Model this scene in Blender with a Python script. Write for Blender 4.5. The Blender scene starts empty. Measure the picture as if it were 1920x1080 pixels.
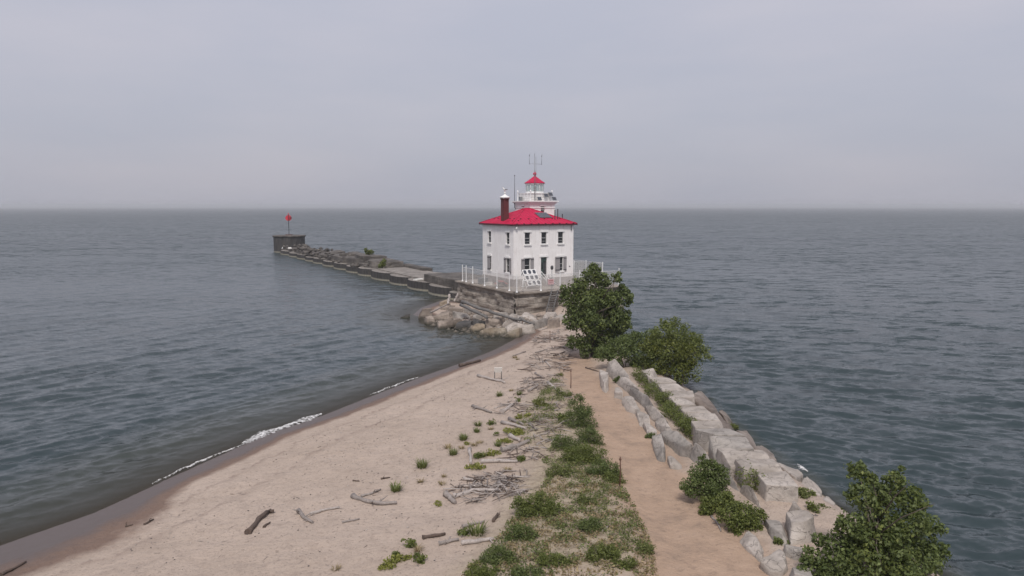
import bpy, math, random
import numpy as np
from math import radians as R, sin, cos, pi, sqrt, atan, tan
from mathutils import Vector, Matrix

random.seed(7); RNG = np.random.default_rng(7)
scene = bpy.context.scene
COL = scene.collection

# ------------------------------------------------------------------ camera
CAM_H = 14.0; FPX = 1321.0; PITCH = atan(153.0 / FPX)
cam_data = bpy.data.cameras.new("camera"); cam = bpy.data.objects.new("camera", cam_data); COL.objects.link(cam)
cam.location = (0, 0, CAM_H); cam.rotation_euler = (R(90) - PITCH, 0, 0)
cam_data.sensor_width = 36.0; cam_data.lens = 36.0 * FPX / 1920.0
cam_data.clip_start = 0.5; cam_data.clip_end = 60000
scene.camera = cam

# ------------------------------------------------------------------ sky, sun, exposure
SUN = Vector((-0.05, -0.76, 1.05)).normalized()
world = bpy.data.worlds.new("World"); scene.world = world; world.use_nodes = True
nt = world.node_tree; nt.nodes.clear()
def wn(t, **k):
    n = nt.nodes.new(t)
    for a, b in k.items(): setattr(n, a, b)
    return n
w_out = wn('ShaderNodeOutputWorld'); w_bg = wn('ShaderNodeBackground')
w_sky = wn('ShaderNodeTexSky', sky_type='NISHITA', sun_disc=False)
w_sky.sun_elevation = math.asin(SUN.z); w_sky.sun_rotation = math.atan2(SUN.x, SUN.y)
w_sky.air_density = 1.0; w_sky.dust_density = 4.0; w_sky.ozone_density = 2.0
w_tc = wn('ShaderNodeTexCoord'); w_map = wn('ShaderNodeMapping'); w_map.inputs['Scale'].default_value = (1.6, 1.6, 7.0)
w_noise = wn('ShaderNodeTexNoise'); w_noise.inputs['Scale'].default_value = 1.7; w_noise.inputs['Detail'].default_value = 5
w_noise.inputs['Roughness'].default_value = 0.5
w_ramp = wn('ShaderNodeValToRGB')
w_ramp.color_ramp.elements[0].position = 0.36; w_ramp.color_ramp.elements[0].color = (2.50, 2.55, 2.97, 1)
w_ramp.color_ramp.elements[1].position = 0.70; w_ramp.color_ramp.elements[1].color = (2.80, 2.75, 3.10, 1)
w_sep = wn('ShaderNodeSeparateXYZ')
w_el = wn('ShaderNodeMapRange'); w_el.inputs['From Min'].default_value = 0.0; w_el.inputs['From Max'].default_value = 0.28
w_el.inputs['To Min'].default_value = 0.88; w_el.inputs['To Max'].default_value = 1.05
w_mul = wn('ShaderNodeMixRGB', blend_type='MULTIPLY'); w_mul.inputs[0].default_value = 1
w_mix = wn('ShaderNodeMixRGB'); w_mix.inputs[0].default_value = 0.93
L = nt.links.new
L(w_tc.outputs['Generated'], w_map.inputs['Vector']); L(w_map.outputs[0], w_noise.inputs['Vector'])
L(w_noise.outputs['Fac'], w_ramp.inputs[0])
L(w_tc.outputs['Generated'], w_sep.inputs[0]); L(w_sep.outputs['Z'], w_el.inputs['Value'])
L(w_ramp.outputs[0], w_mul.inputs[1]); L(w_el.outputs[0], w_mul.inputs[2])
L(w_sky.outputs[0], w_mix.inputs[1]); L(w_mul.outputs[0], w_mix.inputs[2])     # thin overcast veil over the clear sky
L(w_mix.outputs[0], w_bg.inputs[0]); w_bg.inputs[1].default_value = 0.10
L(w_bg.outputs[0], w_out.inputs[0])

sd = bpy.data.lights.new("sun", 'SUN'); sun = bpy.data.objects.new("sun", sd); COL.objects.link(sun)
sd.energy = 1.35; sd.angle = R(12); sd.color = (1.0, 0.95, 0.88)
sun.rotation_euler = SUN.to_track_quat('Z', 'Y').to_euler()
scene.view_settings.view_transform = 'Standard'; scene.view_settings.look = 'None'
scene.view_settings.gamma = 1; scene.view_settings.use_curve_mapping = False
scene.view_settings.exposure = 0.95

# ------------------------------------------------------------------ helpers
def ray(px, py):
    u = (px - 960) / FPX; v = (540 - py) / FPX
    return np.array([u, cos(PITCH) + v * sin(PITCH), -sin(PITCH) + v * cos(PITCH)])
def G(px, py, z=0.0):
    d = ray(px, py); t = (z - CAM_H) / d[2]
    return np.array([d[0] * t, d[1] * t, z])

def hash2(ix, iy, s=0):
    n = (ix.astype(np.int64) * 374761393 + iy.astype(np.int64) * 668265263 + s * 1442695041) & 0x7fffffff
    n = ((n ^ (n >> 13)) * 1274126177) & 0x7fffffff
    return ((n ^ (n >> 16)) & 0xffff) / 65535.0
def vnoise(x, y, s=0):
    x = np.asarray(x, float); y = np.asarray(y, float)
    ix = np.floor(x); iy = np.floor(y); fx = x - ix; fy = y - iy
    fx = fx * fx * (3 - 2 * fx); fy = fy * fy * (3 - 2 * fy)
    a = hash2(ix, iy, s); b = hash2(ix + 1, iy, s); c = hash2(ix, iy + 1, s); d = hash2(ix + 1, iy + 1, s)
    return (a + (b - a) * fx) * (1 - fy) + (c + (d - c) * fx) * fy
def fbm(x, y, o=4, s=0):
    t = 0; a = 0.5; n = 0
    for i in range(o):
        t = t + a * vnoise(x * 2 ** i, y * 2 ** i, s + i * 17); n += a; a *= 0.5
    return t / n
def n3(p, s=0):          # cheap 3-D noise from three planes
    return (vnoise(p[:, 0] + s, p[:, 1] + p[:, 2] * .7, s) + vnoise(p[:, 1] - s, p[:, 2] + p[:, 0] * .7, s + 3) + vnoise(p[:, 2] + 2 * s, p[:, 0] + p[:, 1] * .7, s + 5)) / 1.5 - 1

def tag(o, label=None, cat=None, group=None, kind=None):
    if label: o['label'] = label
    if cat: o['category'] = cat
    if group: o['group'] = group
    if kind: o['kind'] = kind
    return o
def empty(name, loc=(0, 0, 0), rz=0.0, label=None, cat=None, group=None):
    o = bpy.data.objects.new(name, None); COL.objects.link(o); o.location = loc; o.rotation_euler = (0, 0, rz)
    return tag(o, label, cat, group)
def np_mesh(name, V, F, mats, parent=None, smooth=False, attrs=None, mi=None):
    V = np.asarray(V, dtype=np.float32); F = np.asarray(F, dtype=np.int32)
    me = bpy.data.meshes.new(name); k = F.shape[1]
    me.vertices.add(len(V)); me.vertices.foreach_set('co', V.ravel())
    me.loops.add(F.size); me.loops.foreach_set('vertex_index', F.ravel())
    me.polygons.add(len(F)); me.polygons.foreach_set('loop_start', np.arange(0, F.size, k, dtype=np.int32))
    me.polygons.foreach_set('loop_total', np.full(len(F), k, dtype=np.int32))
    if smooth: me.polygons.foreach_set('use_smooth', np.ones(len(F), dtype=bool))
    if mi is not None: me.polygons.foreach_set('material_index', np.asarray(mi, dtype=np.int32))
    me.update(calc_edges=True)
    for m in (mats if isinstance(mats, (list, tuple)) else [mats]): me.materials.append(m)
    for a, arr in (attrs or {}).items():
        at = me.attributes.new(a, 'FLOAT', 'POINT'); at.data.foreach_set('value', np.asarray(arr, dtype=np.float32))
    o = bpy.data.objects.new(name, me); COL.objects.link(o)
    if parent is not None: o.parent = parent
    return o

class MB:
    def __init__(s): s.v = []; s.f = []; s.m = []; s.sm = []
    def add(s, vs, fs, m=0, smooth=False):
        b = len(s.v); s.v += [tuple(p) for p in vs]
        for f in fs: s.f.append([b + i for i in f]); s.m.append(m); s.sm.append(smooth)
        return s
    def box(s, x0, x1, y0, y1, z0, z1, m=0):
        vs = [(x0,y0,z0),(x1,y0,z0),(x1,y1,z0),(x0,y1,z0),(x0,y0,z1),(x1,y0,z1),(x1,y1,z1),(x0,y1,z1)]
        return s.add(vs, [(0,3,2,1),(4,5,6,7),(0,1,5,4),(1,2,6,5),(2,3,7,6),(3,0,4,7)], m)
    def obox(s, c, ax, ay, az, hx, hy, hz, m=0):
        c = Vector(c); vs = []
        for k in (-1, 1):
            for (i, j) in ((-1,-1),(1,-1),(1,1),(-1,1)):
                vs.append(c + Vector(ax) * (i*hx) + Vector(ay) * (j*hy) + Vector(az) * (k*hz))
        return s.add(vs, [(0,3,2,1),(4,5,6,7),(0,1,5,4),(1,2,6,5),(2,3,7,6),(3,0,4,7)], m)
    def tube(s, pts, rad, n=8, m=0, smooth=True, caps=True):
        pts = [Vector(p) for p in pts]; k = len(pts)
        rad = rad if isinstance(rad, (list, tuple, np.ndarray)) else [rad] * k
        b = len(s.v); ref = None
        for i, p in enumerate(pts):
            d = (pts[min(i+1, k-1)] - pts[max(i-1, 0)])
            d = d.normalized() if d.length > 1e-9 else Vector((0,0,1))
            if ref is None: ref = d.orthogonal().normalized()
            e1 = (ref - d * ref.dot(d)); e1 = e1.normalized() if e1.length > 1e-6 else d.orthogonal().normalized(); ref = e1
            e2 = d.cross(e1)
            for j in range(n):
                a = 2*pi*j/n; s.v.append(tuple(p + (e1*cos(a) + e2*sin(a)) * rad[i]))
        for i in range(k-1):
            for j in range(n):
                s.f.append([b+i*n+j, b+i*n+(j+1)%n, b+(i+1)*n+(j+1)%n, b+(i+1)*n+j]); s.m.append(m); s.sm.append(smooth)
        if caps:
            s.f.append([b+j for j in range(n)][::-1]); s.m.append(m); s.sm.append(False)
            s.f.append([b+(k-1)*n+j for j in range(n)]); s.m.append(m); s.sm.append(False)
        return s
    def lathe(s, prof, n=16, c=(0,0), m=0, smooth=False, a0=0.0):
        b = len(s.v); k = len(prof)
        for (r, z) in prof:
            for j in range(n):
                a = a0 + 2*pi*j/n; s.v.append((c[0]+r*cos(a), c[1]+r*sin(a), z))
        for i in range(k-1):
            for j in range(n):
                s.f.append([b+i*n+j, b+i*n+(j+1)%n, b+(i+1)*n+(j+1)%n, b+(i+1)*n+j]); s.m.append(m); s.sm.append(smooth)
        s.f.append([b+j for j in range(n)][::-1]); s.m.append(m); s.sm.append(False)
        s.f.append([b+(k-1)*n+j for j in range(n)]); s.m.append(m); s.sm.append(False)
        return s
    def prism(s, poly, z0, z1, m=0):
        n = len(poly)
        vs = [(p[0],p[1],z0) for p in poly] + [(p[0],p[1],z1) for p in poly]
        return s.add(vs, [tuple(range(n))[::-1], tuple(range(n,2*n))] + [(i,(i+1)%n,n+(i+1)%n,n+i) for i in range(n)], m)
    def build(s, name, mats, parent=None, loc=None, rz=None):
        me = bpy.data.meshes.new(name); me.from_pydata(s.v, [], s.f)
        for mm in (mats if isinstance(mats, (list, tuple)) else [mats]): me.materials.append(mm)
        for p, mi, sm in zip(me.polygons, s.m, s.sm): p.material_index = mi; p.use_smooth = sm
        me.update(); o = bpy.data.objects.new(name, me); COL.objects.link(o)
        if parent is not None: o.parent = parent
        if loc is not None: o.location = loc
        if rz is not None: o.rotation_euler = (0,0,rz)
        return o

# ------------------------------------------------------------------ materials
class NM:
    def __init__(s, name):
        s.mat = bpy.data.materials.new(name); s.mat.use_nodes = True; s.t = s.mat.node_tree; s.t.nodes.clear()
        s.out = s.n('ShaderNodeOutputMaterial'); s.b = s.n('ShaderNodeBsdfPrincipled'); s.l(s.b.outputs[0], s.out.inputs[0])
    def n(s, t, **k):
        x = s.t.nodes.new(t)
        for a, b in k.items(): setattr(x, a, b)
        return x
    def l(s, a, b): s.t.links.new(a, b)
    def coord(s, scale=(1,1,1), rot=(0,0,0), kind='Object'):
        tc = s.n('ShaderNodeTexCoord'); mp = s.n('ShaderNodeMapping'); mp.inputs['Scale'].default_value = scale; mp.inputs['Rotation'].default_value = rot
        s.l(tc.outputs[kind], mp.inputs[0]); return mp.outputs[0]
    def pos(s, scale=(1,1,1), rot=(0,0,0)):
        g = s.n('ShaderNodeNewGeometry'); mp = s.n('ShaderNodeMapping'); mp.inputs['Scale'].default_value = scale; mp.inputs['Rotation'].default_value = rot
        s.l(g.outputs['Position'], mp.inputs[0]); return mp.outputs[0]
    def noise(s, vec, scale=5, detail=4, rough=.55):
        x = s.n('ShaderNodeTexNoise'); x.inputs['Scale'].default_value = scale; x.inputs['Detail'].default_value = detail; x.inputs['Roughness'].default_value = rough
        s.l(vec, x.inputs['Vector']); return x.outputs['Fac']
    def ramp(s, fac, stops):
        r = s.n('ShaderNodeValToRGB'); e = r.color_ramp.elements
        while len(e) < len(stops): e.new(.5)
        for i, (p, c) in enumerate(stops):
            e[i].position = p; e[i].color = (c if hasattr(c, '__len__') else (c,c,c)) + ((1,) if not hasattr(c,'__len__') or len(c)==3 else ())
        s.l(fac, r.inputs[0]); return r.outputs[0]
    def mix(s, fac, a, b, mode='MIX'):
        x = s.n('ShaderNodeMixRGB', blend_type=mode)
        for i, v in ((0,fac),(1,a),(2,b)):
            if hasattr(v, 'is_output'): s.l(v, x.inputs[i])
            elif i == 0: x.inputs[0].default_value = v
            else: x.inputs[i].default_value = (*v, 1) if len(v)==3 else v
        return x.outputs[0]
    def math(s, op, a, b=0.0, clamp=False):
        x = s.n('ShaderNodeMath', operation=op, use_clamp=clamp)
        for i, v in ((0,a),(1,b)):
            if hasattr(v, 'is_output'): s.l(v, x.inputs[i])
            else: x.inputs[i].default_value = v
        return x.outputs[0]
    def attr(s, name):
        a = s.n('ShaderNodeAttribute', attribute_name=name); return a.outputs['Fac']
    def col(s, v):
        if hasattr(v, 'is_output'): s.l(v, s.b.inputs['Base Color'])
        else: s.b.inputs['Base Color'].default_value = (*v, 1)
        return s
    def rough(s, v):
        if hasattr(v, 'is_output'): s.l(v, s.b.inputs['Roughness'])
        else: s.b.inputs['Roughness'].default_value = v
        return s
    def bump(s, h, strength=.5, dist=.05):
        x = s.n('ShaderNodeBump'); x.inputs['Strength'].default_value = strength; x.inputs['Distance'].default_value = dist
        s.l(h, x.inputs['Height']); s.l(x.outputs[0], s.b.inputs['Normal']); return s

def simple(name, c, r=.6, var=.12, scale=3.0, metal=0.0, bump=0.0):
    m = NM(name); f = m.noise(m.coord(), scale, 5, .6)
    m.col(m.ramp(f, [(.3, tuple(x*(1-var) for x in c)), (.7, tuple(min(1, x*(1+var)) for x in c))])).rough(r)
    m.b.inputs['Metallic'].default_value = metal
    if bump: m.bump(m.noise(m.coord(), scale*4, 4), bump, .02)
    return m.mat

M = {}
def make_mats():
    # white painted walls, streaked by weather
    m = NM('white_render'); v = m.coord(); f = m.noise(v, .9, 5, .6); st = m.noise(m.coord((3.0,3.0,.35)), 1.6, 4, .6)
    c = m.mix(m.ramp(f, [(.35, 0), (.75, 1)]), (.84,.815,.805), (.77,.74,.73))
    c = m.mix(m.ramp(st, [(.52, 0), (.78, .6)]), c, (.52,.47,.43))
    m.col(c).rough(.75).bump(m.noise(v, 18, 3), .12, .02); M['white'] = m.mat
    M['white_trim'] = simple('white_trim', (.78,.77,.76), .55, .05)
    M['white_metal'] = simple('white_metal', (.76,.76,.76), .45, .06)
    # foundation
    M['foundation'] = simple('foundation_concrete', (.33,.30,.29), .85, .25, 1.6, bump=.3)
    # red metal roof
    m = NM('red_roof_metal'); f = m.noise(m.coord(), 1.3, 5, .6)
    sk = m.noise(m.coord((2.2,2.2,.5)), 2.0, 5, .65); rc = m.ramp(f, [(.3, (.40,.009,.048)), (.7, (.56,.016,.078))]); m.col(m.mix(m.ramp(sk, [(.50,0),(.75,.28)]), rc, (.46,.07,.10))).rough(.5); m.b.inputs['Specular IOR Level'].default_value = .15; M['red'] = m.mat
    M['dark_red'] = simple('dark_red_trim', (.065,.010,.017), .6, .2)
    # chimney bricks
    m = NM('chimney_brick'); br = m.n('ShaderNodeTexBrick'); m.l(m.coord((1,1,1)), br.inputs['Vector'])
    mp = m.n('ShaderNodeMapping'); tc = m.n('ShaderNodeTexCoord'); cx = m.n('ShaderNodeSeparateXYZ'); cb = m.n('ShaderNodeCombineXYZ')
    m.l(tc.outputs['Object'], cx.inputs[0]); m.l(m.math('ADD', cx.outputs[0], cx.outputs[1]), cb.inputs[0]); m.l(cx.outputs[2], cb.inputs[1]); m.l(cb.outputs[0], br.inputs['Vector'])
    br.inputs['Scale'].default_value = 1; br.inputs['Brick Width'].default_value = .24; br.inputs['Row Height'].default_value = .09; br.inputs['Mortar Size'].default_value = .008
    br.inputs['Color1'].default_value = (.135,.022,.026,1); br.inputs['Color2'].default_value = (.10,.018,.022,1); br.inputs['Mortar'].default_value = (.07,.02,.02,1)
    m.col(br.outputs[0]).rough(.8); M['brick'] = m.mat
    m = NM('window_glass'); m.col((.018,.02,.022)).rough(.12); M['pane'] = m.mat
    m = NM('solar_cells'); vv = m.coord((1,1,1)); ck = m.noise(vv, 6, 2)
    m.col(m.ramp(ck, [(.3,(.045,.05,.065)),(.7,(.075,.08,.095))])).rough(.25); M['solar'] = m.mat
    M['sash'] = simple('grey_white_sash', (.42,.42,.42), .6, .1)
    M['shutter'] = simple('shutter_grey', (.27,.255,.26), .7, .12)
    M['door'] = simple('door_green', (.035,.06,.052), .5, .15)
    M['steel'] = simple('grey_steel', (.22,.23,.24), .45, .12, metal=.4)
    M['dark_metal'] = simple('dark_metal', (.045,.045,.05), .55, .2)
    m = NM('lantern_glass'); m.col((.55,.62,.60)).rough(.08)
    tr = m.n('ShaderNodeBsdfTransparent'); tr.inputs[0].default_value = (.88,.93,.91,1); mx = m.n('ShaderNodeMixShader'); mx.inputs[0].default_value = .32
    m.l(tr.outputs[0], mx.inputs[1]); m.l(m.b.outputs[0], mx.inputs[2]); m.l(mx.outputs[0], m.out.inputs[0]); M['lantern_glass'] = m.mat
    # chain link
    m = NM('chain_link'); m.col((.55,.53,.51)).rough(.5)
    w1 = m.n('ShaderNodeTexWave'); w1.inputs['Scale'].default_value = 3.2; m.l(m.coord(rot=(0, R(45), 0)), w1.inputs['Vector'])
    w2 = m.n('ShaderNodeTexWave'); w2.inputs['Scale'].default_value = 3.2; m.l(m.coord(rot=(0, R(-45), 0)), w2.inputs['Vector'])
    al = m.math('MAXIMUM', m.ramp(w1.outputs['Fac'], [(.80, 0), (.9, 1)]), m.ramp(w2.outputs['Fac'], [(.80, 0), (.9, 1)]))
    m.l(m.math('MULTIPLY', al, .85), m.b.inputs['Alpha']); M['mesh'] = m.mat
    # old pier masonry: courses, stains
    def stone(name, c0, c1, c2, course=.0, dark=.5):
        m = NM(name); p = m.pos(); f = m.noise(p, .55, 6, .62); g = m.noise(p, 2.3, 6, .65)
        c = m.ramp(f, [(.32, c0), (.5, c1), (.68, c2)])
        c = m.mix(m.ramp(g, [(.30, dark), (.52, 0)]), c, tuple(x*.38 for x in c1))
        h = m.noise(p, 3.5, 7, .65)
        if course:
            sx = m.n('ShaderNodeSeparateXYZ'); m.l(p, sx.inputs[0])
            zz = m.math('ADD', sx.outputs[2], m.math('MULTIPLY', m.noise(p, .5, 3), .35))
            fr = m.math('FRACT', m.math('DIVIDE', zz, course))
            ln = m.ramp(fr, [(0, 1), (.09, .0), (.92, .0), (1, 1)])
            c = m.mix(m.math('MULTIPLY', ln, .65), c, tuple(x*.3 for x in c1)); h = m.math('SUBTRACT', h, m.math('MULTIPLY', ln, .5))
        ck = m.ramp(m.noise(m.pos((1,1,1.6)), .85, 4, .5), [(.490,0),(.498,1),(.502,1),(.510,0)])
        c = m.mix(m.math('MULTIPLY', ck, .32), c, tuple(x*.25 for x in c1)); h = m.math('SUBTRACT', h, m.math('MULTIPLY', ck, .35))
        s2 = m.n('ShaderNodeSeparateXYZ'); m.l(p, s2.inputs[0])
        wl_ = m.ramp(m.math('ADD', s2.outputs[2], m.math('MULTIPLY', g, .4)), [(.28,.8),(.62,0)])     # algae line at the water
        c = m.mix(wl_, c, (.045,.042,.030))
        m.col(c).rough(.9).bump(h, .7, .12); return m.mat
    M['masonry'] = stone('pier_masonry', (.15,.125,.105), (.26,.225,.195), (.35,.305,.265), .62)
    M['deck'] = stone('deck_concrete', (.25,.22,.195), (.33,.285,.25), (.38,.33,.285), 0, .25)
    M['pier_top'] = stone('pier_concrete', (.15,.135,.12), (.235,.21,.19), (.32,.29,.26), 0, .5)
    M['pier_stone'] = stone('pier_stone', (.055,.048,.043), (.105,.092,.082), (.185,.163,.145), .5)
    M['block'] = stone('limestone_block', (.27,.235,.205), (.40,.352,.315), (.49,.44,.40), 0, .55)
    M['block_grey'] = stone('grey_limestone', (.20,.18,.165), (.31,.28,.255), (.41,.37,.335), 0, .55)
    M['block_wet'] = stone('stained_limestone', (.13,.10,.085), (.22,.18,.155), (.31,.265,.235), 0, .5)
    M['rock_tan'] = stone('tan_rock', (.15,.12,.10), (.25,.205,.172), (.36,.30,.255), 0, .45)
    M['rock_dark'] = stone('dark_rock', (.05,.048,.047), (.085,.08,.078), (.13,.12,.115), 0, .5)
    M['rock_ochre'] = stone('ochre_rock', (.19,.145,.10), (.29,.235,.175), (.40,.35,.29), 0, .5)
    # sheet piling, with a pale band at the water line
    m = NM('sheet_piling'); p = m.pos(); sx = m.n('ShaderNodeSeparateXYZ'); m.l(p, sx.inputs[0])
    st = m.noise(m.pos((2.2,2.2,.25)), 1.5, 4, .6)
    c = m.ramp(st, [(.3,(.028,.026,.026)),(.6,(.055,.050,.047)),(.8,(.12,.095,.08))])
    zz = m.math('ADD', sx.outputs[2], m.math('MULTIPLY', m.noise(p, 1.2, 3), .12))
    c = m.mix(m.ramp(zz, [(.0,0),(.10,0),(.16,1),(.40,1),(.50,0)]), c, (.27,.25,.20))
    m.col(c).rough(.75); M['piling'] = m.mat
    # driftwood
    def wood(name, c):
        m = NM(name); v = m.pos((1,1,1)); f = m.noise(v, 2.2, 5, .6); g = m.noise(v, 17, 4, .6)
        cc = m.ramp(f, [(.3, tuple(x*.70 for x in c)), (.65, c)]); cc = m.mix(m.ramp(g, [(.36,.55),(.55,0)]), cc, tuple(x*.4 for x in c))
        m.col(cc).rough(.85).bump(g, .5, .02); return m.mat
    M['drift_pale'] = wood('pale_driftwood', (.47,.415,.385)); M['drift_grey'] = wood('grey_driftwood', (.31,.27,.25)); M['drift_dark'] = wood('dark_driftwood', (.115,.082,.066))
    M['drift_tan'] = wood('tan_driftwood', (.34,.265,.225)); M['bark'] = wood('bark', (.13,.105,.085)); M['timber'] = wood('grey_timber', (.17,.16,.155))
    # leaves
    def leaf(name, c0, c1, r=.5):
        m = NM(name); g = m.n('ShaderNodeNewGeometry'); f = g.outputs['Random Per Island']
        m.col(m.ramp(f, [(0, c0), (.8, c1), (1, tuple(x*1.35 for x in c1))])).rough(r); m.b.inputs['Specular IOR Level'].default_value = .25
        tl = m.n('ShaderNodeBsdfTranslucent'); tl.inputs[0].default_value = (c1[0]*1.3, c1[1]*1.5, c1[2]*.8, 1); mx = m.n('ShaderNodeMixShader'); mx.inputs[0].default_value = .22
        m.l(m.b.outputs[0], mx.inputs[1]); m.l(tl.outputs[0], mx.inputs[2]); m.l(mx.outputs[0], m.out.inputs[0]); return m.mat
    M['leaf_deep'] = leaf('deep_green_leaf', (.058,.080,.025), (.120,.148,.050), .55)
    M['leaf_mid'] = leaf('mid_green_leaf', (.066,.086,.022), (.142,.162,.046))
    M['leaf_olive'] = leaf('olive_leaf', (.060,.074,.014), (.135,.145,.030))
    M['leaf_grass'] = leaf('grass_blade', (.075,.095,.030), (.16,.175,.060))
    M['leaf_yellow'] = leaf('yellow_green_leaf', (.13,.14,.03), (.23,.23,.06))
    M['leaf_dry'] = leaf('dry_leaf', (.17,.125,.07), (.30,.235,.14))
    # sand
    m = NM('sand'); p = m.pos(); f = m.noise(p, .22, 5, .6); g = m.noise(p, 1.6, 6, .65); h = m.noise(p, 9, 6, .7)
    dry = m.ramp(f, [(.33,(.385,.306,.250)),(.67,(.45,.362,.302))])
    dry = m.mix(m.ramp(g, [(.34,.35),(.5,0)]), dry, (.26,.20,.165))
    dry = m.mix(m.ramp(m.noise(p, 4.5, 4, .6), [(.30,.55),(.43,0)]), dry, (.27,.21,.175)); dry = m.mix(m.ramp(h, [(.33,.65),(.45,0)]), dry, (.19,.15,.13))
    dry = m.mix(m.ramp(h, [(.60,0),(.70,.45)]), dry, (.50,.44,.40))
    # wrack bands: darker lines that follow the shore
    bd = m.attr('shore'); bb = m.math('ADD', bd, m.math('MULTIPLY', m.noise(p, .8, 5, .6), 2.6))
    bands = m.math('ADD', m.ramp(m.math('MULTIPLY', bb, .1), [(.50,0),(.525,1),(.56,0)]), m.ramp(m.math('MULTIPLY', bb, .1), [(.72,0),(.75,.9),(.80,0)]))
    dry = m.mix(m.math('MULTIPLY', m.math('MULTIPLY', bands, m.ramp(g, [(.40,0),(.60,1)])), .62), dry, (.17,.12,.10))
    pathc = m.ramp(m.noise(p, .9, 6, .65), [(.32,(.285,.205,.152)),(.5,(.37,.260,.188)),(.68,(.41,.292,.214))])
    pathc = m.mix(m.ramp(m.noise(p, 4.2, 3, .5), [(.30,.5),(.42,0)]), pathc, (.23,.165,.125)); pathc = m.mix(m.ramp(h, [(.30,.5),(.42,0)]), pathc, (.24,.165,.12))
    c = m.mix(m.attr('path'), dry, pathc)
    vegc = m.ramp(m.noise(p, 2.4, 6, .7), [(.35,(.115,.088,.05)),(.5,(.30,.245,.17)),(.68,(.40,.34,.25))])
    c = m.mix(m.math('MULTIPLY', m.attr('veg'), .8), c, vegc)
    wn_ = m.math('ADD', m.attr('wet'), m.math('MULTIPLY', m.math('SUBTRACT', m.noise(p, .9, 4), .5), .28))
    wet = m.ramp(wn_, [(.46,0),(.60,1)]); soak = m.ramp(wn_, [(.66,0),(.84,1)])
    wetc = m.mix(m.noise(p, 5, 4), (.150,.098,.074), (.20,.135,.105))
    c = m.mix(wet, c, wetc); c = m.mix(soak, c, (.100,.076,.068))
    m.col(c); m.rough(m.mix(soak, (.92,.92,.92), (.45,.45,.45)))
    hh = m.math('ADD', m.math('MULTIPLY', m.noise(p, 2.5, 4), 1.2), m.math('MULTIPLY', h, .55))
    hh = m.math('MULTIPLY', hh, m.math('SUBTRACT', 1.0, soak))
    m.bump(hh, .8, .12); M['sand'] = m.mat
    # water
    m = NM('lake_water'); m.b.inputs['IOR'].default_value = 1.333
    dp = m.attr('depth'); sh = m.attr('shelter')
    p = m.pos()
    deep = m.mix(m.noise(m.pos((.02,.05,1)), 1, 4), (.026,.041,.046), (.033,.048,.053))
    shal = m.mix(m.ramp(m.math('MULTIPLY', dp, .9), [(0.0,0),(.70,1)]), (.078,.080,.066), deep)
    m.col(shal); m.rough(m.math('MULTIPLY', m.attr('chop'), .105))
    def ncol(vec, sc, det):
        x = m.n('ShaderNodeTexNoise'); x.inputs['Scale'].default_value = sc; x.inputs['Detail'].default_value = det; x.inputs['Roughness'].default_value = .6
        m.l(vec, x.inputs['Vector']); y = m.n('ShaderNodeVectorMath', operation='SUBTRACT'); m.l(x.outputs['Color'], y.inputs[0]); y.inputs[1].default_value = (.5,.5,.5); return y.outputs[0]
    def vsc(v, k):
        y = m.n('ShaderNodeVectorMath', operation='SCALE'); m.l(v, y.inputs[0])
        if hasattr(k, 'is_output'): m.l(k, y.inputs['Scale'])
        else: y.inputs['Scale'].default_value = k
        return y.outputs[0]
    def vadd(a, b):
        y = m.n('ShaderNodeVectorMath', operation='ADD'); m.l(a, y.inputs[0]); m.l(b, y.inputs[1]); return y.outputs[0]
    r1 = ncol(m.pos((.55,1.5,1), (0,0,R(-20))), 1.0, 4); r2 = ncol(m.pos((1,2.0,1), (0,0,R(24))), 2.6, 3); r3 = ncol(m.pos((.20,.46,1), (0,0,R(-12))), 1.0, 3); r4 = ncol(m.pos((.022,.09,1), (0,0,R(-6))), 1.0, 4)
    gust = m.ramp(m.noise(m.pos((.012,.045,1), (0,0,R(-8))), 1.0, 5, .6), [(.35,.60),(.65,1.35)])
    rp = vadd(vadd(vsc(r1, 1.0), vsc(r2, .62)), vsc(vadd(vsc(r3, .95), vsc(r4, .30)), m.math('SUBTRACT', 1.0, m.math('MULTIPLY', sh, .6))))
    kk = m.math('MULTIPLY', m.math('MULTIPLY', gust, m.attr('chop')), m.math('SUBTRACT', 1.0, m.math('MULTIPLY', sh, .46)))
    calm = m.ramp(dp, [(0,.15),(.35,1)])
    rp = vsc(rp, m.math('MULTIPLY', kk, calm))
    fl = m.n('ShaderNodeVectorMath', operation='MULTIPLY'); m.l(rp, fl.inputs[0]); fl.inputs[1].default_value = (1,1,0)
    ge_ = m.n('ShaderNodeNewGeometry'); nz = m.n('ShaderNodeVectorMath', operation='NORMALIZE'); m.l(vadd(ge_.outputs['Normal'], fl.outputs[0]), nz.inputs[0]); nrm_ = nz.outputs[0]
    m.l(nrm_, m.b.inputs['Normal'])
    tr = m.n('ShaderNodeBsdfTransparent'); tr.inputs[0].default_value = (.80,.83,.78,1); mx = m.n('ShaderNodeMixShader')
    fr = m.n('ShaderNodeFresnel'); fr.inputs[0].default_value = 1.333; m.l(nrm_, fr.inputs['Normal'])
    al = m.ramp(dp, [(0,.08),(.08,.35),(.38,.88),(.8,1)])
    m.l(m.math('MAXIMUM', al, fr.outputs[0]), mx.inputs[0])
    m.l(tr.outputs[0], mx.inputs[1]); m.l(m.b.outputs[0], mx.inputs[2]); m.l(mx.outputs[0], m.out.inputs[0]); M['water'] = m.mat
    m = NM('foam'); f = m.noise(m.pos(), 6, 4); m.col((.74,.73,.73)).rough(.8); m.l(m.ramp(m.math('ADD', m.math('MULTIPLY', f, 1.25), m.math('MULTIPLY', m.attr('core'), .34)), [(.66,0),(1.0,.9)]), m.b.inputs['Alpha']); M['foam'] = m.mat
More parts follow.
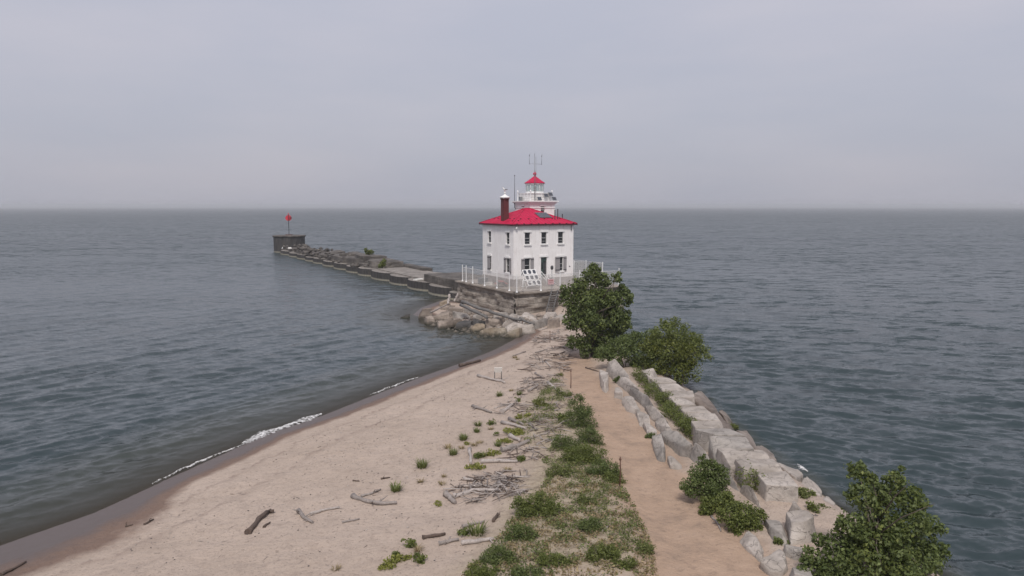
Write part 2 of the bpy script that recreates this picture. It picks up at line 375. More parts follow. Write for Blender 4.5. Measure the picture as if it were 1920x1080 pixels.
    M['beacon_red'] = simple('beacon_red', (.62,.03,.055), .5, .1)
    M['sign_white'] = simple('sign_white', (.72,.70,.66), .6, .05); M['sign_pink'] = simple('sign_pink', (.55,.36,.37), .6, .08)
    M['faded_red'] = simple('faded_red', (.33,.15,.14), .7, .15); M['rust'] = simple('rusty_steel', (.12,.06,.04), .8, .3, 8)
    M['feather'] = simple('white_feather', (.80,.79,.77), .8, .05); M['graffiti'] = simple('graffiti_paint', (.09,.08,.09), .7, .1)
make_mats()

# ------------------------------------------------------------------ terrain
def P0(l, z=0.0): return np.array([G(a, b, z)[:2] for a, b in l])
TH = R(30); U = np.array([cos(TH), sin(TH)]); W = np.array([-sin(TH), cos(TH)]); PC = np.array([.5, 88.0])   # platform frame
def PF(u, v): return PC + U * u + W * v
shore = P0([(0,1023),(96,990),(180,961),(255,926),(310,900),(400,860),(500,814),(600,781),(700,742),(800,703),(870,679),(930,655),(962,638),(976,627),(955,626),(930,624),(890,618),(820,606),(775,590),(790,577),(830,562)])
s0 = shore[0] - shore[1]; s0 /= np.linalg.norm(s0)
shore = np.vstack([shore[0] + s0 * 90, shore, PF(2.0, 15.0)])
redge = np.vstack([[9.0, 97.0], [9.2, 88], [9.6, 80], [10.3, 72], [11.6, 62], P0([(1304,728),(1340,768),(1380,800),(1420,833),(1470,868),(1526,902),(1580,940),(1670,1000),(1790,1080)])])
e0 = redge[-1] - redge[-2]; e0 /= np.linalg.norm(e0)
redge = np.vstack([redge, redge[-1] + e0 * 60])
POLY = np.vstack([shore, [PF(6, 16)], redge])
def dist_poly(x, y, pl):
    d = np.full(x.shape, 1e9)
    for a, b in zip(pl[:-1], pl[1:]):
        ab = b - a; t = np.clip(((x-a[0])*ab[0] + (y-a[1])*ab[1]) / (ab @ ab), 0, 1)
        d = np.minimum(d, np.hypot(x-a[0]-t*ab[0], y-a[1]-t*ab[1]))
    return d
def inside(x, y, pg):
    r = np.zeros(x.shape, bool); n = len(pg)
    for i in range(n):
        x1, y1 = pg[i]; x2, y2 = pg[(i+1) % n]
        c = ((y1 > y) != (y2 > y)) & (x < (x2-x1) * (y-y1) / (y2-y1 + 1e-12) + x1); r ^= c
    return r
def base_h(x, y):
    x = np.asarray(x, float); y = np.asarray(y, float)
    dl = dist_poly(x, y, shore); dr = dist_poly(x, y, redge); ins = inside(x, y, POLY)
    f = 1.85 * (1 - np.exp(-dl / 12.0)); g = -.35 + dr * .62
    hi = np.minimum(f, np.maximum(g, -.35)); ho = -np.minimum(np.where(dl < dr, .085 * dl, .35 + .5 * dr), 2.2)
    return np.where(ins, hi, ho), dl, dr, ins
path_c = P0([(1078,660),(1085,690),(1112,740),(1150,800),(1195,860),(1240,930),(1290,1010),(1330,1080)], 1.4)
path_w = np.array([1.6,1.6,1.7,1.9,2.0,2.1,2.3,2.4])
pe = path_c[-1] - path_c[-2]; path_c = np.vstack([path_c, path_c[-1] + pe / np.linalg.norm(pe) * 40]); path_w = np.append(path_w, 2.6)
def path_mask(x, y):
    best = np.full(x.shape, 1e9)
    for i in range(len(path_c)-1):
        a, b = path_c[i], path_c[i+1]; ab = b - a
        t = np.clip(((x-a[0])*ab[0] + (y-a[1])*ab[1]) / (ab @ ab), 0, 1)
        best = np.minimum(best, np.hypot(x-a[0]-t*ab[0], y-a[1]-t*ab[1]) - (path_w[i] + (path_w[i+1]-path_w[i])*t))
    return np.clip(.5 - (best + 1.1*(fbm(x*.9, y*.9, 4, 33)-.5)) / 1.1, 0, 1), best
TRENCH = P0([(1185,690),(1215,700),(1255,745),(1300,800),(1335,845),(1400,905),(1440,945),(1425,930),(1380,880),(1300,820),(1250,770),(1200,715)], 1.8)
veg_px = [(1040,700),(1062,720),(1075,745),(1118,775),(1150,850),(1170,910),(1195,960),(1232,1080),(850,1080),(905,1040),(945,960),(985,900),(1010,850),(960,800),(990,750),(1015,715)]
veg_poly = P0(veg_px, 1.5)
def H(x, y, full=False):
    h, dl, dr, ins = base_h(x, y); pm, pd = path_mask(x, y)
    vg = np.clip(np.where(inside(x, y, veg_poly), 1, -1) * dist_poly(x, y, np.vstack([veg_poly, veg_poly[:1]])) / 1.6 + .5, 0, 1)
    land = np.clip(h / .6, 0, 1)
    u_ = (x-PC[0])*U[0] + (y-PC[1])*U[1]; v_ = (x-PC[0])*W[0] + (y-PC[1])*W[1]
    h = h - np.clip(h/.9, 0, 1) * .70 * np.clip(1 + np.minimum(v_, u_*1.2+3)/9, 0, 1) * np.clip((9-u_)/5, 0, 1)     # scour in front of the platform
    h = h - .18*land*np.clip(np.where(inside(x, y, TRENCH), 1, -1)*dist_poly(x, y, np.vstack([TRENCH, TRENCH[:1]]))/.5 + .5, 0, 1)
    h = h + land * (.22 * (fbm(x*.35, y*.35, 3, 5) - .5) + .10 * (fbm(x*1.4, y*1.4, 3, 9) - .5)) * (1 - .7 * pm) + vg * .22 * land - pm * .10 * land
    h = h + land * .05 * (fbm(x*3.1, y*3.1, 2, 21) - .5)
    return (h, dl, dr, ins, pm, vg) if full else h
def h1(x, y): return float(H(np.array([x]), np.array([y]))[0])
def GT(px, py):
    z = 1.2
    for _ in range(7):
        p = G(px, py, z); z = .5 * z + .5 * h1(p[0], p[1])
    p = G(px, py, z); return np.array([p[0], p[1], h1(p[0], p[1])])

xs = np.arange(-52, 36.01, .2); ys = np.concatenate([np.arange(-30, 12, 1.0), np.arange(12, 66, .2), np.arange(66, 108.01, .35)])
X, Y = np.meshgrid(xs, ys); hh, dl, dr, ins, pm, vg = H(X.ravel(), Y.ravel(), True)
nx, ny = len(xs), len(ys)
idx = np.arange(nx*ny).reshape(ny, nx)
F = np.stack([idx[:-1,:-1], idx[:-1,1:], idx[1:,1:], idx[1:,:-1]], -1).reshape(-1, 4)
wsc = 1 + 1.1*np.clip((33.0 - Y.ravel())/5.5, 0, 1.1); wetv = np.where(ins, np.clip(1 - (dl/wsc - .6) / 3.6, 0, 1), 1.0)
g_ = np_mesh('sand_beach', np.stack([X.ravel(), Y.ravel(), hh], 1), F, M['sand'], smooth=True,
             attrs={'shore': np.where(ins, dl, 0), 'path': pm * np.clip((dl-4)/4,0,1), 'veg': vg * (1-pm), 'wet': wetv})
tag(g_, kind='structure')

# ------------------------------------------------------------------ water
rr = [10.0]
while rr[-1] < 30000:
    r = rr[-1]; rr.append(r + (max(.11, r*r/9856*.75) if r < 230 else r*.06))
rr = np.array(rr); aa = np.linspace(R(-60), R(60), 900)
RR, AA = np.meshgrid(rr, aa, indexing='ij'); WX = (RR*np.sin(AA)).ravel(); WY = (RR*np.cos(AA)).ravel()
near = (WY < 112) & (WX > -60) & (WX < 40)
depth = np.full(WX.shape, 3.0)
hb = base_h(WX[near], WY[near])[0]; depth[near] = np.clip(-hb, -.5, 3)
side = -( (WX-PC[0])*U[0] + (WY-PC[1])*U[1] )          # >0: on the sheltered side of the pier line
vv = (WX-PC[0])*W[0] + (WY-PC[1])*W[1]
shel = np.clip(side/14 + .15, 0, 1) * np.clip((190 - vv)/120, 0, 1)
shel = np.where(WY < 88, np.clip(.5 - (WX + .02*WY)/8, 0, 1) * np.clip((150-RR.ravel())/70 + .3, 0, 1), shel)
Z = np.zeros(WX.shape); rgw = np.random.default_rng(3)
rf = RR.ravel()
def train(dirdeg, lam, amp, wgt, spread, n):
    global Z
    for i in range(n):
        a = R(dirdeg + rgw.normal(0, spread)); l = lam * math.exp(rgw.normal(0, .28)); k = 2*pi/l
        ph = rgw.uniform(0, 2*pi); s_ = np.sin(k*(WX*cos(a) + WY*sin(a)) + ph + 1.2*vnoise(WX/17, WY/17, i))
        crest = 2*(.5+.5*s_)**2.6 - .65
        step = np.maximum(.11, rf*rf/9856*.75); fade = np.clip((l/step - 2.2)/3, 0, 1)
        ca_, sa_ = cos(a), sin(a); mod = .25 + 1.5*vnoise((WX*ca_+WY*sa_)/(l*3) + 7*i, (-WX*sa_+WY*ca_)/(l*9), 40+i)
        Z += amp/sqrt(n)*1.4*crest*fade*mod*wgt
train(-36, 5.2, .036, shel, 4, 5)
train(-34, 2.6, .026, shel, 7, 7)
train(-40, 1.3, .028, shel, 12, 10)
train(-48, .8, .017, shel, 30, 8)
op = 1 - shel
train(-116, 5.0, .035, op, 8, 5)
train(-112, 2.2, .036, op, 14, 10)
train(-118, 1.2, .026, op, 20, 14)
train(-105, .72, .013, op, 35, 10)
Z *= np.clip(depth/.5, .05, 1)
Z = np.where(np.abs(Z) < 1, Z, 0)
nr, na = len(rr), len(aa); idx = np.arange(nr*na).reshape(nr, na)
F = np.stack([idx[:-1,:-1], idx[:-1,1:], idx[1:,1:], idx[1:,:-1]], -1).reshape(-1, 4)
keep = (depth[F].max(1) > -.45)
w_ = np_mesh('lake_water', np.stack([WX, WY, Z], 1), F[keep], M['water'], smooth=True, attrs={'depth': np.maximum(depth, 0), 'shelter': shel, 'chop': 1 + 1.5*np.clip((rf-40)/160, 0, 1) + .6*np.clip((rf-200)/800, 0, 1)})
tag(w_, kind='structure')

def foam(pts, wid, label_kind='stuff', seed=0):
    pts = np.array(pts); mb = MB(); q = []
    for i in range(len(pts)-1):
        n = max(2, int(np.linalg.norm(pts[i+1]-pts[i]) / .12))
        for k in range(n): q.append(pts[i] + (pts[i+1]-pts[i]) * k / n)
    q = np.array(q); n = len(q); t = np.gradient(q, axis=0); nn = np.stack([-t[:,1], t[:,0]], 1); nn /= np.linalg.norm(nn, axis=1, keepdims=True)
    s = np.arange(n) * .12; env = np.sin(np.linspace(0, pi, n)) ** .5
    wig = (fbm(s*.5, s*0+seed, 3, seed) - .5) * .7
    wd = .75 * wid * env * (.15 + 1.5 * vnoise(s*.9, s*0, seed+5))
    c = q + nn * wig[:, None]; V = []; Fq = []
    for i in range(n):
        for k in range(6):
            o = (k/5 - .5) * wd[i]; p = c[i] + nn[i] * o
            V.append((p[0], p[1], .03 + .07 * (1-(k/2.5-1)**2) * (.6 + .8*random.random()))); FE.append(1-abs(k/2.5-1))
    for i in range(n-1):
        for k in range(5): Fq.append((i*6+k, i*6+k+1, (i+1)*6+k+1, (i+1)*6+k))
    return V, Fq
FV = []; FF = []; FE = []
for pl, wd in (([(285,913),(330,891),(400,863),(470,830)], .42), ([(455,836),(500,816),(550,797),(608,778)], 1.7), ([(700,744),(740,727),(790,710)], .25), ([(1497,876),(1508,884),(1522,893)], .45)):
    V, Fq = foam(P0(pl) + np.array([-.15, .25]), wd, seed=int(pl[0][0]) % 97); b = len(FV); FV += V; FF += [tuple(b+i for i in f) for f in Fq]
tag(np_mesh('wave_foam', FV, FF, M['foam'], smooth=True, attrs={'core': FE}), kind='stuff', label='white foam of small waves breaking along the shore', cat='foam')

# ------------------------------------------------------------------ rough stones
def cube_topology(n):
    key = {}; V = []; Fq = []
    def vid(p):
        k = tuple(np.round(p, 5))
        if k not in key: key[k] = len(V); V.append(p)
        return key[k]
    g = np.linspace(-1, 1, n+1); g = np.sign(g)*(1 - (1-np.abs(g))**1.9)      # closer rings near the arrises keep them crisp
    for ax in range(3):
        for sg in (-1, 1):
            for i in range(n):
                for j in range(n):
                    q = []
                    for (a, b) in ((g[i],g[j]),(g[i+1],g[j]),(g[i+1],g[j+1]),(g[i],g[j+1])):
                        p = np.zeros(3); p[ax] = sg; p[(ax+1)%3] = a; p[(ax+2)%3] = b; q.append(vid(p))
                    Fq.append(q if sg > 0 else q[::-1])
    return np.array(V), np.array(Fq)
CT = {n: cube_topology(n) for n in (5, 8, 12)}
def stone_mesh(top, thick, n=8, bev=.16, rough=.07, seed=0, cuts=0, taper=1.06, bottom=None, facet_cut=False):
    """top: four corner points (near-left, near-right, far-right, far-left); the block goes down by thick"""
    Vp, Fq = CT[n]; top = np.array(top, float); c = top.mean(0)
    bot = (top - c) * np.array([taper, taper, 1]) + c - np.array([0, 0, thick]) if bottom is None else np.array(bottom, float)
    bot[:, 2] = np.minimum(bot[:, 2], top[:, 2].min() - thick * .6)
    cl = np.clip(Vp, -(1-bev), 1-bev); d = Vp - cl; ln = np.linalg.norm(d, axis=1, keepdims=True); q = cl + np.where(ln > 0, d / np.maximum(ln, 1e-9) * bev, 0)
    rg = np.random.default_rng(seed)
    for _ in range(cuts):
        nrm = rg.normal(size=3); nrm[2] = abs(nrm[2]) * .7; nrm /= np.linalg.norm(nrm); lim = rg.uniform(*((.55,.95) if facet_cut else (.70,1.05)))
        ex = np.maximum(0, q @ nrm - lim); q = q - ex[:, None] * nrm
    a = (q[:, 0:1]+1)/2; b = (q[:, 1:2]+1)/2; t = (q[:, 2:3]+1)/2
    pt = (top[0]*(1-a) + top[1]*a)*(1-b) + (top[3]*(1-a) + top[2]*a)*b
    pb = (bot[0]*(1-a) + bot[1]*a)*(1-b) + (bot[3]*(1-a) + bot[2]*a)*b
    P = pb*(1-t) + pt*t
    dirn = P - P.mean(0); dirn /= np.linalg.norm(dirn, axis=1, keepdims=True)
    P = P + dirn * (n3(P*1.1, seed % 91) * rough * 1.5 + n3(P*3.3, seed % 83 + 2) * rough)[:, None]
    return P, Fq
def stone(name, top, thick, mat, label, group=None, cat='stone block', n=8, facet=False, **k):
    P, Fq = stone_mesh(top, thick, n, **k); c = P.mean(0); c[2] = P[:, 2].min()
    o = np_mesh(name, P - c, Fq, mat, smooth=not facet); o.location = c
    me = o.data
    return tag(o, label, cat, group)
def boulder(px, py, wpx, label, mat, seed, zc=.5, hgt=.9, asp=.8, name='boulder', flat=.0):
    zc = max(zc, GT(px, py)[2] + .42) if px > 905 else zc; c = G(px, py, zc); sc = wpx / FPX * np.linalg.norm(c - np.array([0,0,CAM_H])) / 2 * .82
    rg = np.random.default_rng(seed); a = rg.uniform(-.5, .5); e1 = np.array([cos(a), sin(a), 0]); e2 = np.array([-sin(a), cos(a), 0])
    top = [c - e1*sc - e2*sc*asp, c + e1*sc - e2*sc*asp, c + e1*sc + e2*sc*asp, c - e1*sc + e2*sc*asp]
    top = [p + np.array([rg.normal(0, .20*sc), rg.normal(0, .20*sc), rg.normal(0, .34*sc) + hgt/2]) for p in top]
    return stone(name, top, hgt + .5, mat, label, 'boulders piled at the foot of the platform', 'boulder', n=8, facet=True, facet_cut=True, bev=.035, rough=.045, seed=seed, cuts=3, taper=1.12)

# ------------------------------------------------------------------ the lighthouse
L1, L2 = 9.76, 8.9; DZ = 3.2; HC = np.array([.2, 94.5])
lh = empty('lighthouse', (HC[0], HC[1], DZ), TH, 'white square lighthouse with crimson hipped roof and lantern tower on the stone platform', 'lighthouse')
FT, EZ = 1.0, 8.27                                     # foundation top, eaves (above the deck)
WU = (5.7, 7.3); WL = (1.85, 3.8)
front_open = [(2.19-.42, 2.19+.42, *WU), (4.85-.42, 4.85+.42, *WU), (7.59-.42, 7.59+.42, *WU),
              (2.19-.42, 2.19+.42, *WL), (4.85-.48, 4.85+.48, FT+.02, 3.85), (7.59-.42, 7.59+.42, *WL)]
left_open = [(1.56-.42, 1.56+.42, *WU), (6.78-.42, 6.78+.42, *WU), (1.56-.42, 1.56+.42, *WL), (6.78-.42, 6.78+.42, *WL)]
def wall_face(mb, o, ex, nrm, Wd, z0, z1, ops, dep=.2, m=0):
    xs_ = sorted({0, Wd, *[a for q in ops for a in q[:2]]}); zs_ = sorted({z0, z1, *[a for q in ops for a in q[2:]]})
    o = Vector(o); ex = Vector(ex); nv = Vector(nrm)
    P_ = lambda a, z, d=0: o + ex*a + Vector((0,0,z)) - nv*d
    for i in range(len(xs_)-1):
        for j in range(len(zs_)-1):
            xm = (xs_[i]+xs_[i+1])/2; zm = (zs_[j]+zs_[j+1])/2
            if any(q[0] < xm < q[1] and q[2] < zm < q[3] for q in ops): continue
            mb.add([P_(xs_[i],zs_[j]), P_(xs_[i+1],zs_[j]), P_(xs_[i+1],zs_[j+1]), P_(xs_[i],zs_[j+1])], [(0,1,2,3)], m)
    for (a0,a1,b0,b1) in ops:
        for (p, q) in (((a0,b0),(a1,b0)),((a1,b0),(a1,b1)),((a1,b1),(a0,b1)),((a0,b1),(a0,b0))):
            mb.add([P_(*p), P_(*p,dep), P_(*q,dep), P_(*q)], [(0,1,2,3)], m)
wb = MB()
wall_face(wb, (0,0,0), (1,0,0), (0,-1,0), L1, FT, EZ, front_open)
wall_face(wb, (0,L2,0), (0,-1,0), (-1,0,0), L2, FT, EZ, [(L2-a1, L2-a0, b0, b1) for (a0,a1,b0,b1) in left_open])
wall_face(wb, (L1,0,0), (0,1,0), (1,0,0), L2, FT, EZ, [])
wall_face(wb, (L1,L2,0), (-1,0,0), (0,1,0), L1, FT, EZ, [])
wb.build('wall', M['white'], lh)
fb = MB(); fb.box(-.10, L1+.10, -.10, L2+.10, 0, FT - .003); fb.build('foundation', M['foundation'], lh)
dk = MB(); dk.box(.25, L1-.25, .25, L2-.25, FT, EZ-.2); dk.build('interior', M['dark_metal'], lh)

def on_face(face):      # returns function (a along face, outward distance, z) -> local point, with axes
    if face == 'front': return (lambda a, d, z: Vector((a, -d, z))), Vector((1,0,0)), Vector((0,-1,0))
    if face == 'left': return (lambda a, d, z: Vector((-d, a, z))), Vector((0,1,0)), Vector((-1,0,0))
Z_ = Vector((0,0,1))
def window(face, a0, a1, b0, b1, label=None, open_sash=False, parent=lh, mullion=True, P_=None):
    f, ex, nv = on_face(face) if P_ is None else P_
    fr = MB(); w = .045
    for (x0,x1,z0,z1) in ((a0,a0+w,b0,b1),(a1-w,a1,b0,b1),(a0+w,a1-w,b1-w,b1),(a0+w,a1-w,b0,b0+w),(a0+w,a1-w,(b0+b1)/2-.03,(b0+b1)/2+.03)):
        fr.obox(f((x0+x1)/2, -.13, (z0+z1)/2), ex, nv, Z_, (x1-x0)/2, .05, (z1-z0)/2)
    for zz in ((b0+b1)/2 - (b1-b0)*.28,): fr.obox(f((a0+a1)/2, -.14, zz), ex, nv, Z_, (a1-a0)/2-w, .02, .016)
    o = fr.build('window', M['sash'], parent)
    pn = MB(); pn.obox(f((a0+a1)/2, -.175, (b0+b1)/2), ex, nv, Z_, (a1-a0)/2-w-.003, .01, (b1-b0)/2-w-.003); pn.build('pane', M['pane'], o)
    if face != 'tower':
        sl = MB(); sl.obox(f((a0+a1)/2, .06, b0-.09), ex, nv, Z_, (a1-a0)/2+.16, .10, .085); sl.build('sill', M['white_trim'], o)
        lt = MB(); lt.obox(f((a0+a1)/2, .045, b1+.13), ex, nv, Z_, (a1-a0)/2+.20, .06, .125); lt.build('lintel', M['white_trim'], o)
    return o
for q in front_open[:4] + front_open[5:]: window('front', *q)
for q in left_open: window('left', *q)
def shutter(face, a0, a1, b0, b1, d=.05):
    f, ex, nv = on_face(face); s = MB(); s.obox(f((a0+a1)/2, d, (b0+b1)/2), ex, nv, Z_, (a1-a0)/2, .022, (b1-b0)/2)
    for zz in (b0+.25, b1-.25): s.obox(f((a0+a1)/2, d+.035, zz), ex, nv, Z_, (a1-a0)/2-.01, .012, .05, 1)
    return s.build('shutter', [M['shutter'], M['dark_metal']], lh)
z0, z1 = WL[0]-.1, WL[1]+.05
shutter('front', 2.19-1.0, 2.19-.47, z0-.25, z1-.1); shutter('front', 2.19+.47, 2.19+1.0, z0, z1)
shutter('front', 7.59-.95, 7.59-.18, z0, z1, .14); shutter('front', 7.59+.47, 7.59+1.0, z0, z1)
shutter('left', 1.56-.98, 1.56-.45, z0-.05, z1); shutter('left', 1.56+.45, 1.56+.98, z0, z1)
shutter('left', 6.78-.42, 6.78+.42, z0, z1, .14)
# door in its recess, half open to a dark hall
d_ = MB(); d_.box(4.85-.46, 4.85-.02, .12, .17, FT+.02, 3.3); d_.box(4.85-.46, 4.85+.46, .12, .17, 3.3, 3.83)
dr_ = d_.build('door', M['door'], lh)
dp_ = MB(); dp_.box(4.85-.36, 4.85-.12, .105, .117, 2.2, 3.1); dp_.build('door_pane', M['pane'], dr_)
lt = MB(); lt.box(4.85-.72, 4.85+.72, -.10, .02, 3.87, 4.12); lt.build('door_lintel', M['white_trim'], lh)
# hipped roof
OV = .38; A = (L1/2, L2/2); RZ = 10.5
rb = MB(); e = [(-OV,-OV),(L1+OV,-OV),(L1+OV,L2+OV),(-OV,L2+OV)]; rg0 = (L1/2-.45, L2/2, RZ); rg1 = (L1/2+.45, L2/2, RZ)
ez = EZ + .16
rb.add([(*p, ez) for p in e] + [rg0, rg1], [(0,1,5,4),(1,2,5),(2,3,4,5),(3,0,4)], 0)
# standing seams
def roof_z(x, y):
    kx = min((x+OV)/(L1/2-.45+OV), (L1+OV-x)/(L1/2-.45+OV)); ky = min((y+OV)/(L2/2+OV), (L2+OV-y)/(L2/2+OV))
    return ez + (RZ-ez)*max(0, min(kx, ky, 1))
for i in range(1, 22):
    x = -OV + i*(L1+2*OV)/22; ky = min((x+OV)/(L1/2-.45+OV), (L1+OV-x)/(L1/2-.45+OV), 1)*(L2/2+OV)
    for sy in (0, 1):
        y0 = -OV if sy == 0 else L2+OV; y1 = y0 + (ky if sy == 0 else -ky)
        rb.tube([(x,y0,ez+.015),(x,y1,roof_z(x,y1)+.015)], .022, 4)
for i in range(1, 20):
    y = -OV + i*(L2+2*OV)/20; kx = min((y+OV)/(L2/2+OV), (L2+OV-y)/(L2/2+OV), 1)*(L1/2-.45+OV)
    for sx in (0, 1):
        x0 = -OV if sx == 0 else L1+OV; x1 = x0 + (kx if sx == 0 else -kx)
        rb.tube([(x0,y,ez+.015),(x1,y,roof_z(x1,y)+.015)], .022, 4)
for a, b in ((e[0],rg0),(e[1],rg1),(e[2],rg1),(e[3],rg0)): rb.tube([(*a,ez+.02),(b[0],b[1],RZ+.03)], .055, 6)
rb.tube([(rg0[0]-.05,rg0[1],RZ+.03),(rg1[0]+.05,rg1[1],RZ+.03)], .07, 6)
roof = rb.build('roof', M['red'], lh)
ev = MB()
for (x0,x1,y0,y1) in ((-OV-.02,L1+OV+.02,-OV-.02,-.001),(-OV-.02,L1+OV+.02,L2+.001,L2+OV+.02),(-OV-.02,-.001,0,L2),(L1+.001,L1+OV+.02,0,L2)): ev.box(x0,x1,y0,y1,EZ-.06,EZ+.155)
ev.build('eaves', M['dark_red'], lh)
sg_boxes = []
for (a0,a1,k,ax) in ((.5,L1-.3,1.5,0),(.6,L2-.4,1.5,1)):
    for i in range(8):
        a = a0 + (a1-a0)*i/7; p = (a, -OV+k) if ax == 0 else (-OV+k, a); sg_boxes.append((p[0]-.09,p[0]+.09,p[1]-.05,p[1]+.05,roof_z(*p)-.02,roof_z(*p)+.11))
for i in range(9):
    a = .3 + (L1-.6)*i/8; sg_boxes.append((a-.1,a+.1,-OV-.06,-OV+.12,ez-.01,ez+.09))
for b_ in sg_boxes: q = MB(); q.box(*b_); q.build('snow_guard', M['dark_red'], roof)
ch = MB(); cx, cy = .85, 3.85; ch.box(cx-.40,cx+.40,cy-.42,cy+.42,roof_z(cx-.4,cy)-.15,11.75)
ch.box(cx-.46,cx+.46,cy-.48,cy+.48,11.75,11.9)
cho = ch.build('chimney', M['brick'], lh)
cc = MB(); cc.lathe([(.62,11.93),(.74,12.0),(.70,12.12),(.34,12.28),(.15,12.38),(.12,12.62),(.20,12.66),(.06,12.80)], 14, (cx,cy), 0, True)
cc.box(cx-.5,cx+.5,cy-.52,cy+.52,11.902,11.96); cc.build('chimney_cap', M['white_trim'], cho)
for (x,y,h) in ((7.2,.9,1.25),(7.75,1.0,1.35),(9.0,1.7,.75)):
    vp = MB(); z = roof_z(x,y); vp.lathe([(.065,z-.1),(.065,z+h),(.085,z+h),(.085,z+h+.06)], 8, (x,y)); vp.build('vent_pipe', M['dark_metal'], lh)
def panel_mb(c, ax, ay, hx, hy, t=.03):
    az = Vector(ax).cross(Vector(ay)).normalized(); p = MB(); p.obox(c, ax, ay, az, hx, hy, t, 0); p.obox(Vector(c)+az*(t+.004), ax, ay, az, hx-.045, hy-.045, .003, 1); return p
sl_ = Vector((0, L2/2+OV, RZ-ez)).normalized()
for x in (5.55, 6.55):
    y = 2.1; c = Vector((x, y, roof_z(x,y)+.10)); panel_mb(c, (1,0,0), sl_, .46, .85).build('solar_panel', [M['steel'], M['solar']], lh)
hk = MB(); hk.tube([(L1-.42,-.06,EZ-.07),(L1-.42,-.06,EZ-.75)], .035, 6); hk.obox((L1-.42,-.10,EZ-.75), (1,0,0),(0,1,0),(0,0,1), .07,.06,.05); hk.build('wall_bracket', M['dark_metal'], lh)
lmp = MB(); lmp.lathe([(.02,EZ-.5),(.14,EZ-.46),(.16,EZ-.3),(.05,EZ-.18)], 10, (.34,-.2)); lmp.box(.30,.38,-.2,-.001,EZ-.26,EZ-.2); lmp.build('wall_lamp', M['white_trim'], lh)
vt = MB(); vt.lathe([(.09,0),(.09,.05)], 10); vo = vt.build('wall_vent', M['dark_metal'], lh); vo.location = (9.15,-.001,2.4); vo.rotation_euler = (R(90),0,0)

# tower behind the roof, with gallery and lantern
tx, ty, ts = 8.6, 8.5, 2.15; TZ = 11.1
tw = MB()
def tP(face):
    if face == 'front': return (lambda a, d, z: Vector((tx-ts+a, ty-ts-d, z))), Vector((1,0,0)), Vector((0,-1,0))
    return (lambda a, d, z: Vector((tx-ts-d, ty-ts+a, z))), Vector((0,1,0)), Vector((-1,0,0))
to = [(1.85,2.6,9.75,10.85)]; tol = [(1.6,2.35,9.75,10.85)]
wall_face(tw, (tx-ts,ty-ts,0), (1,0,0), (0,-1,0), 2*ts, FT, TZ, to)
wall_face(tw, (tx-ts,ty+ts,0), (0,-1,0), (-1,0,0), 2*ts, FT, TZ, [(2*ts-a1,2*ts-a0,b0,b1) for (a0,a1,b0,b1) in tol])
wall_face(tw, (tx+ts,ty-ts,0), (0,1,0), (1,0,0), 2*ts, FT, TZ, []); wall_face(tw, (tx+ts,ty+ts,0), (-1,0,0), (0,1,0), 2*ts, FT, TZ, [])
tw.box(tx-ts+.25,tx+ts-.25,ty-ts+.25,ty+ts-.25,9,TZ,1)
tower = tw.build('tower', [M['white'], M['dark_metal']], lh)
w1 = window('front', *to[0], parent=tower, P_=tP('front')); w1.name = 'tower_window'
for c_ in list(w1.children): bpy.data.objects.remove(c_)
pn = MB(); f, ex, nv = tP('front'); pn.obox(f(2.225,-.175,10.3), ex, nv, Z_, .31, .01, .48)
bpy.data.objects.remove(w1)
def tower_window(face, q):
    f, ex, nv = tP(face); a0,a1,b0,b1 = q; fr = MB(); w = .07
    for (x0,x1,z0_,z1_) in ((a0,a0+w,b0,b1),(a1-w,a1,b0,b1),(a0+w,a1-w,b1-w,b1),(a0+w,a1-w,b0,b0+w),(a0+w,a1-w,(b0+b1)/2-.035,(b0+b1)/2+.035)):
        fr.obox(f((x0+x1)/2,-.13,(z0_+z1_)/2), ex, nv, Z_, (x1-x0)/2, .05, (z1_-z0_)/2)
    fr.obox(f((a0+a1)/2,-.175,(b0+b1)/2), ex, nv, Z_, (a1-a0)/2-w-.003, .01, (b1-b0)/2-w-.003, 1)
    fr.obox(f((a0+a1)/2,.045,b1+.12), ex, nv, Z_, (a1-a0)/2+.16, .06, .10, 0); fr.obox(f((a0+a1)/2,.05,b0-.07), ex, nv, Z_, (a1-a0)/2+.1, .07, .06, 0)
    fr.build('tower_window', [M['white_trim'], M['pane']], tower)
tower_window('front', to[0]); tower_window('left', tol[0])
cn = MB()
for (o_, za, zb) in ((.08,TZ-.55,TZ-.43),(.14,TZ+.002,TZ+.20),(.30,TZ+.203,TZ+.36),(.46,TZ+.363,TZ+.52)): cn.box(tx-ts-o_,tx+ts+o_,ty-ts-o_,ty+ts+o_,za,zb)
cn.build('cornice', M['white_trim'], tower)
GZ = TZ + .52
gs = 1.72; gal = MB(); gal.box(tx-gs,tx+gs,ty-gs,ty+gs,GZ+.001,GZ+1.05); gal.box(tx-gs-.07,tx+gs+.07,ty-gs-.07,ty+gs+.07,GZ+1.052,GZ+1.155)
gallery = gal.build('gallery', M['white'], lh)
rl = MB(); ge = 1.86
for (sx, sy) in ((-1,-1),(1,-1),(1,1),(-1,1)):
    px_, py_ = tx+sx*ge, ty+sy*ge; rl.lathe([(.07,GZ),(.07,GZ+1.25),(.12,GZ+1.28),(.13,GZ+1.42),(.04,GZ+1.58)], 8, (px_,py_))
cr = [(tx-ge,ty-ge),(tx+ge,ty-ge),(tx+ge,ty+ge),(tx-ge,ty+ge)]
for i in range(4):
    a, b = cr[i], cr[(i+1)%4]
    for z in (.4,.75,1.12): rl.tube([(*a,GZ+z),(*b,GZ+z)], .022, 6)
    for k in range(1,4):
        p = (a[0]+(b[0]-a[0])*k/4, a[1]+(b[1]-a[1])*k/4); rl.tube([(*p,GZ),(*p,GZ+1.12)], .025, 6)
rl.build('gallery_rail', M['white_metal'], gallery)
tl = Vector((0,.55,.83)).normalized()
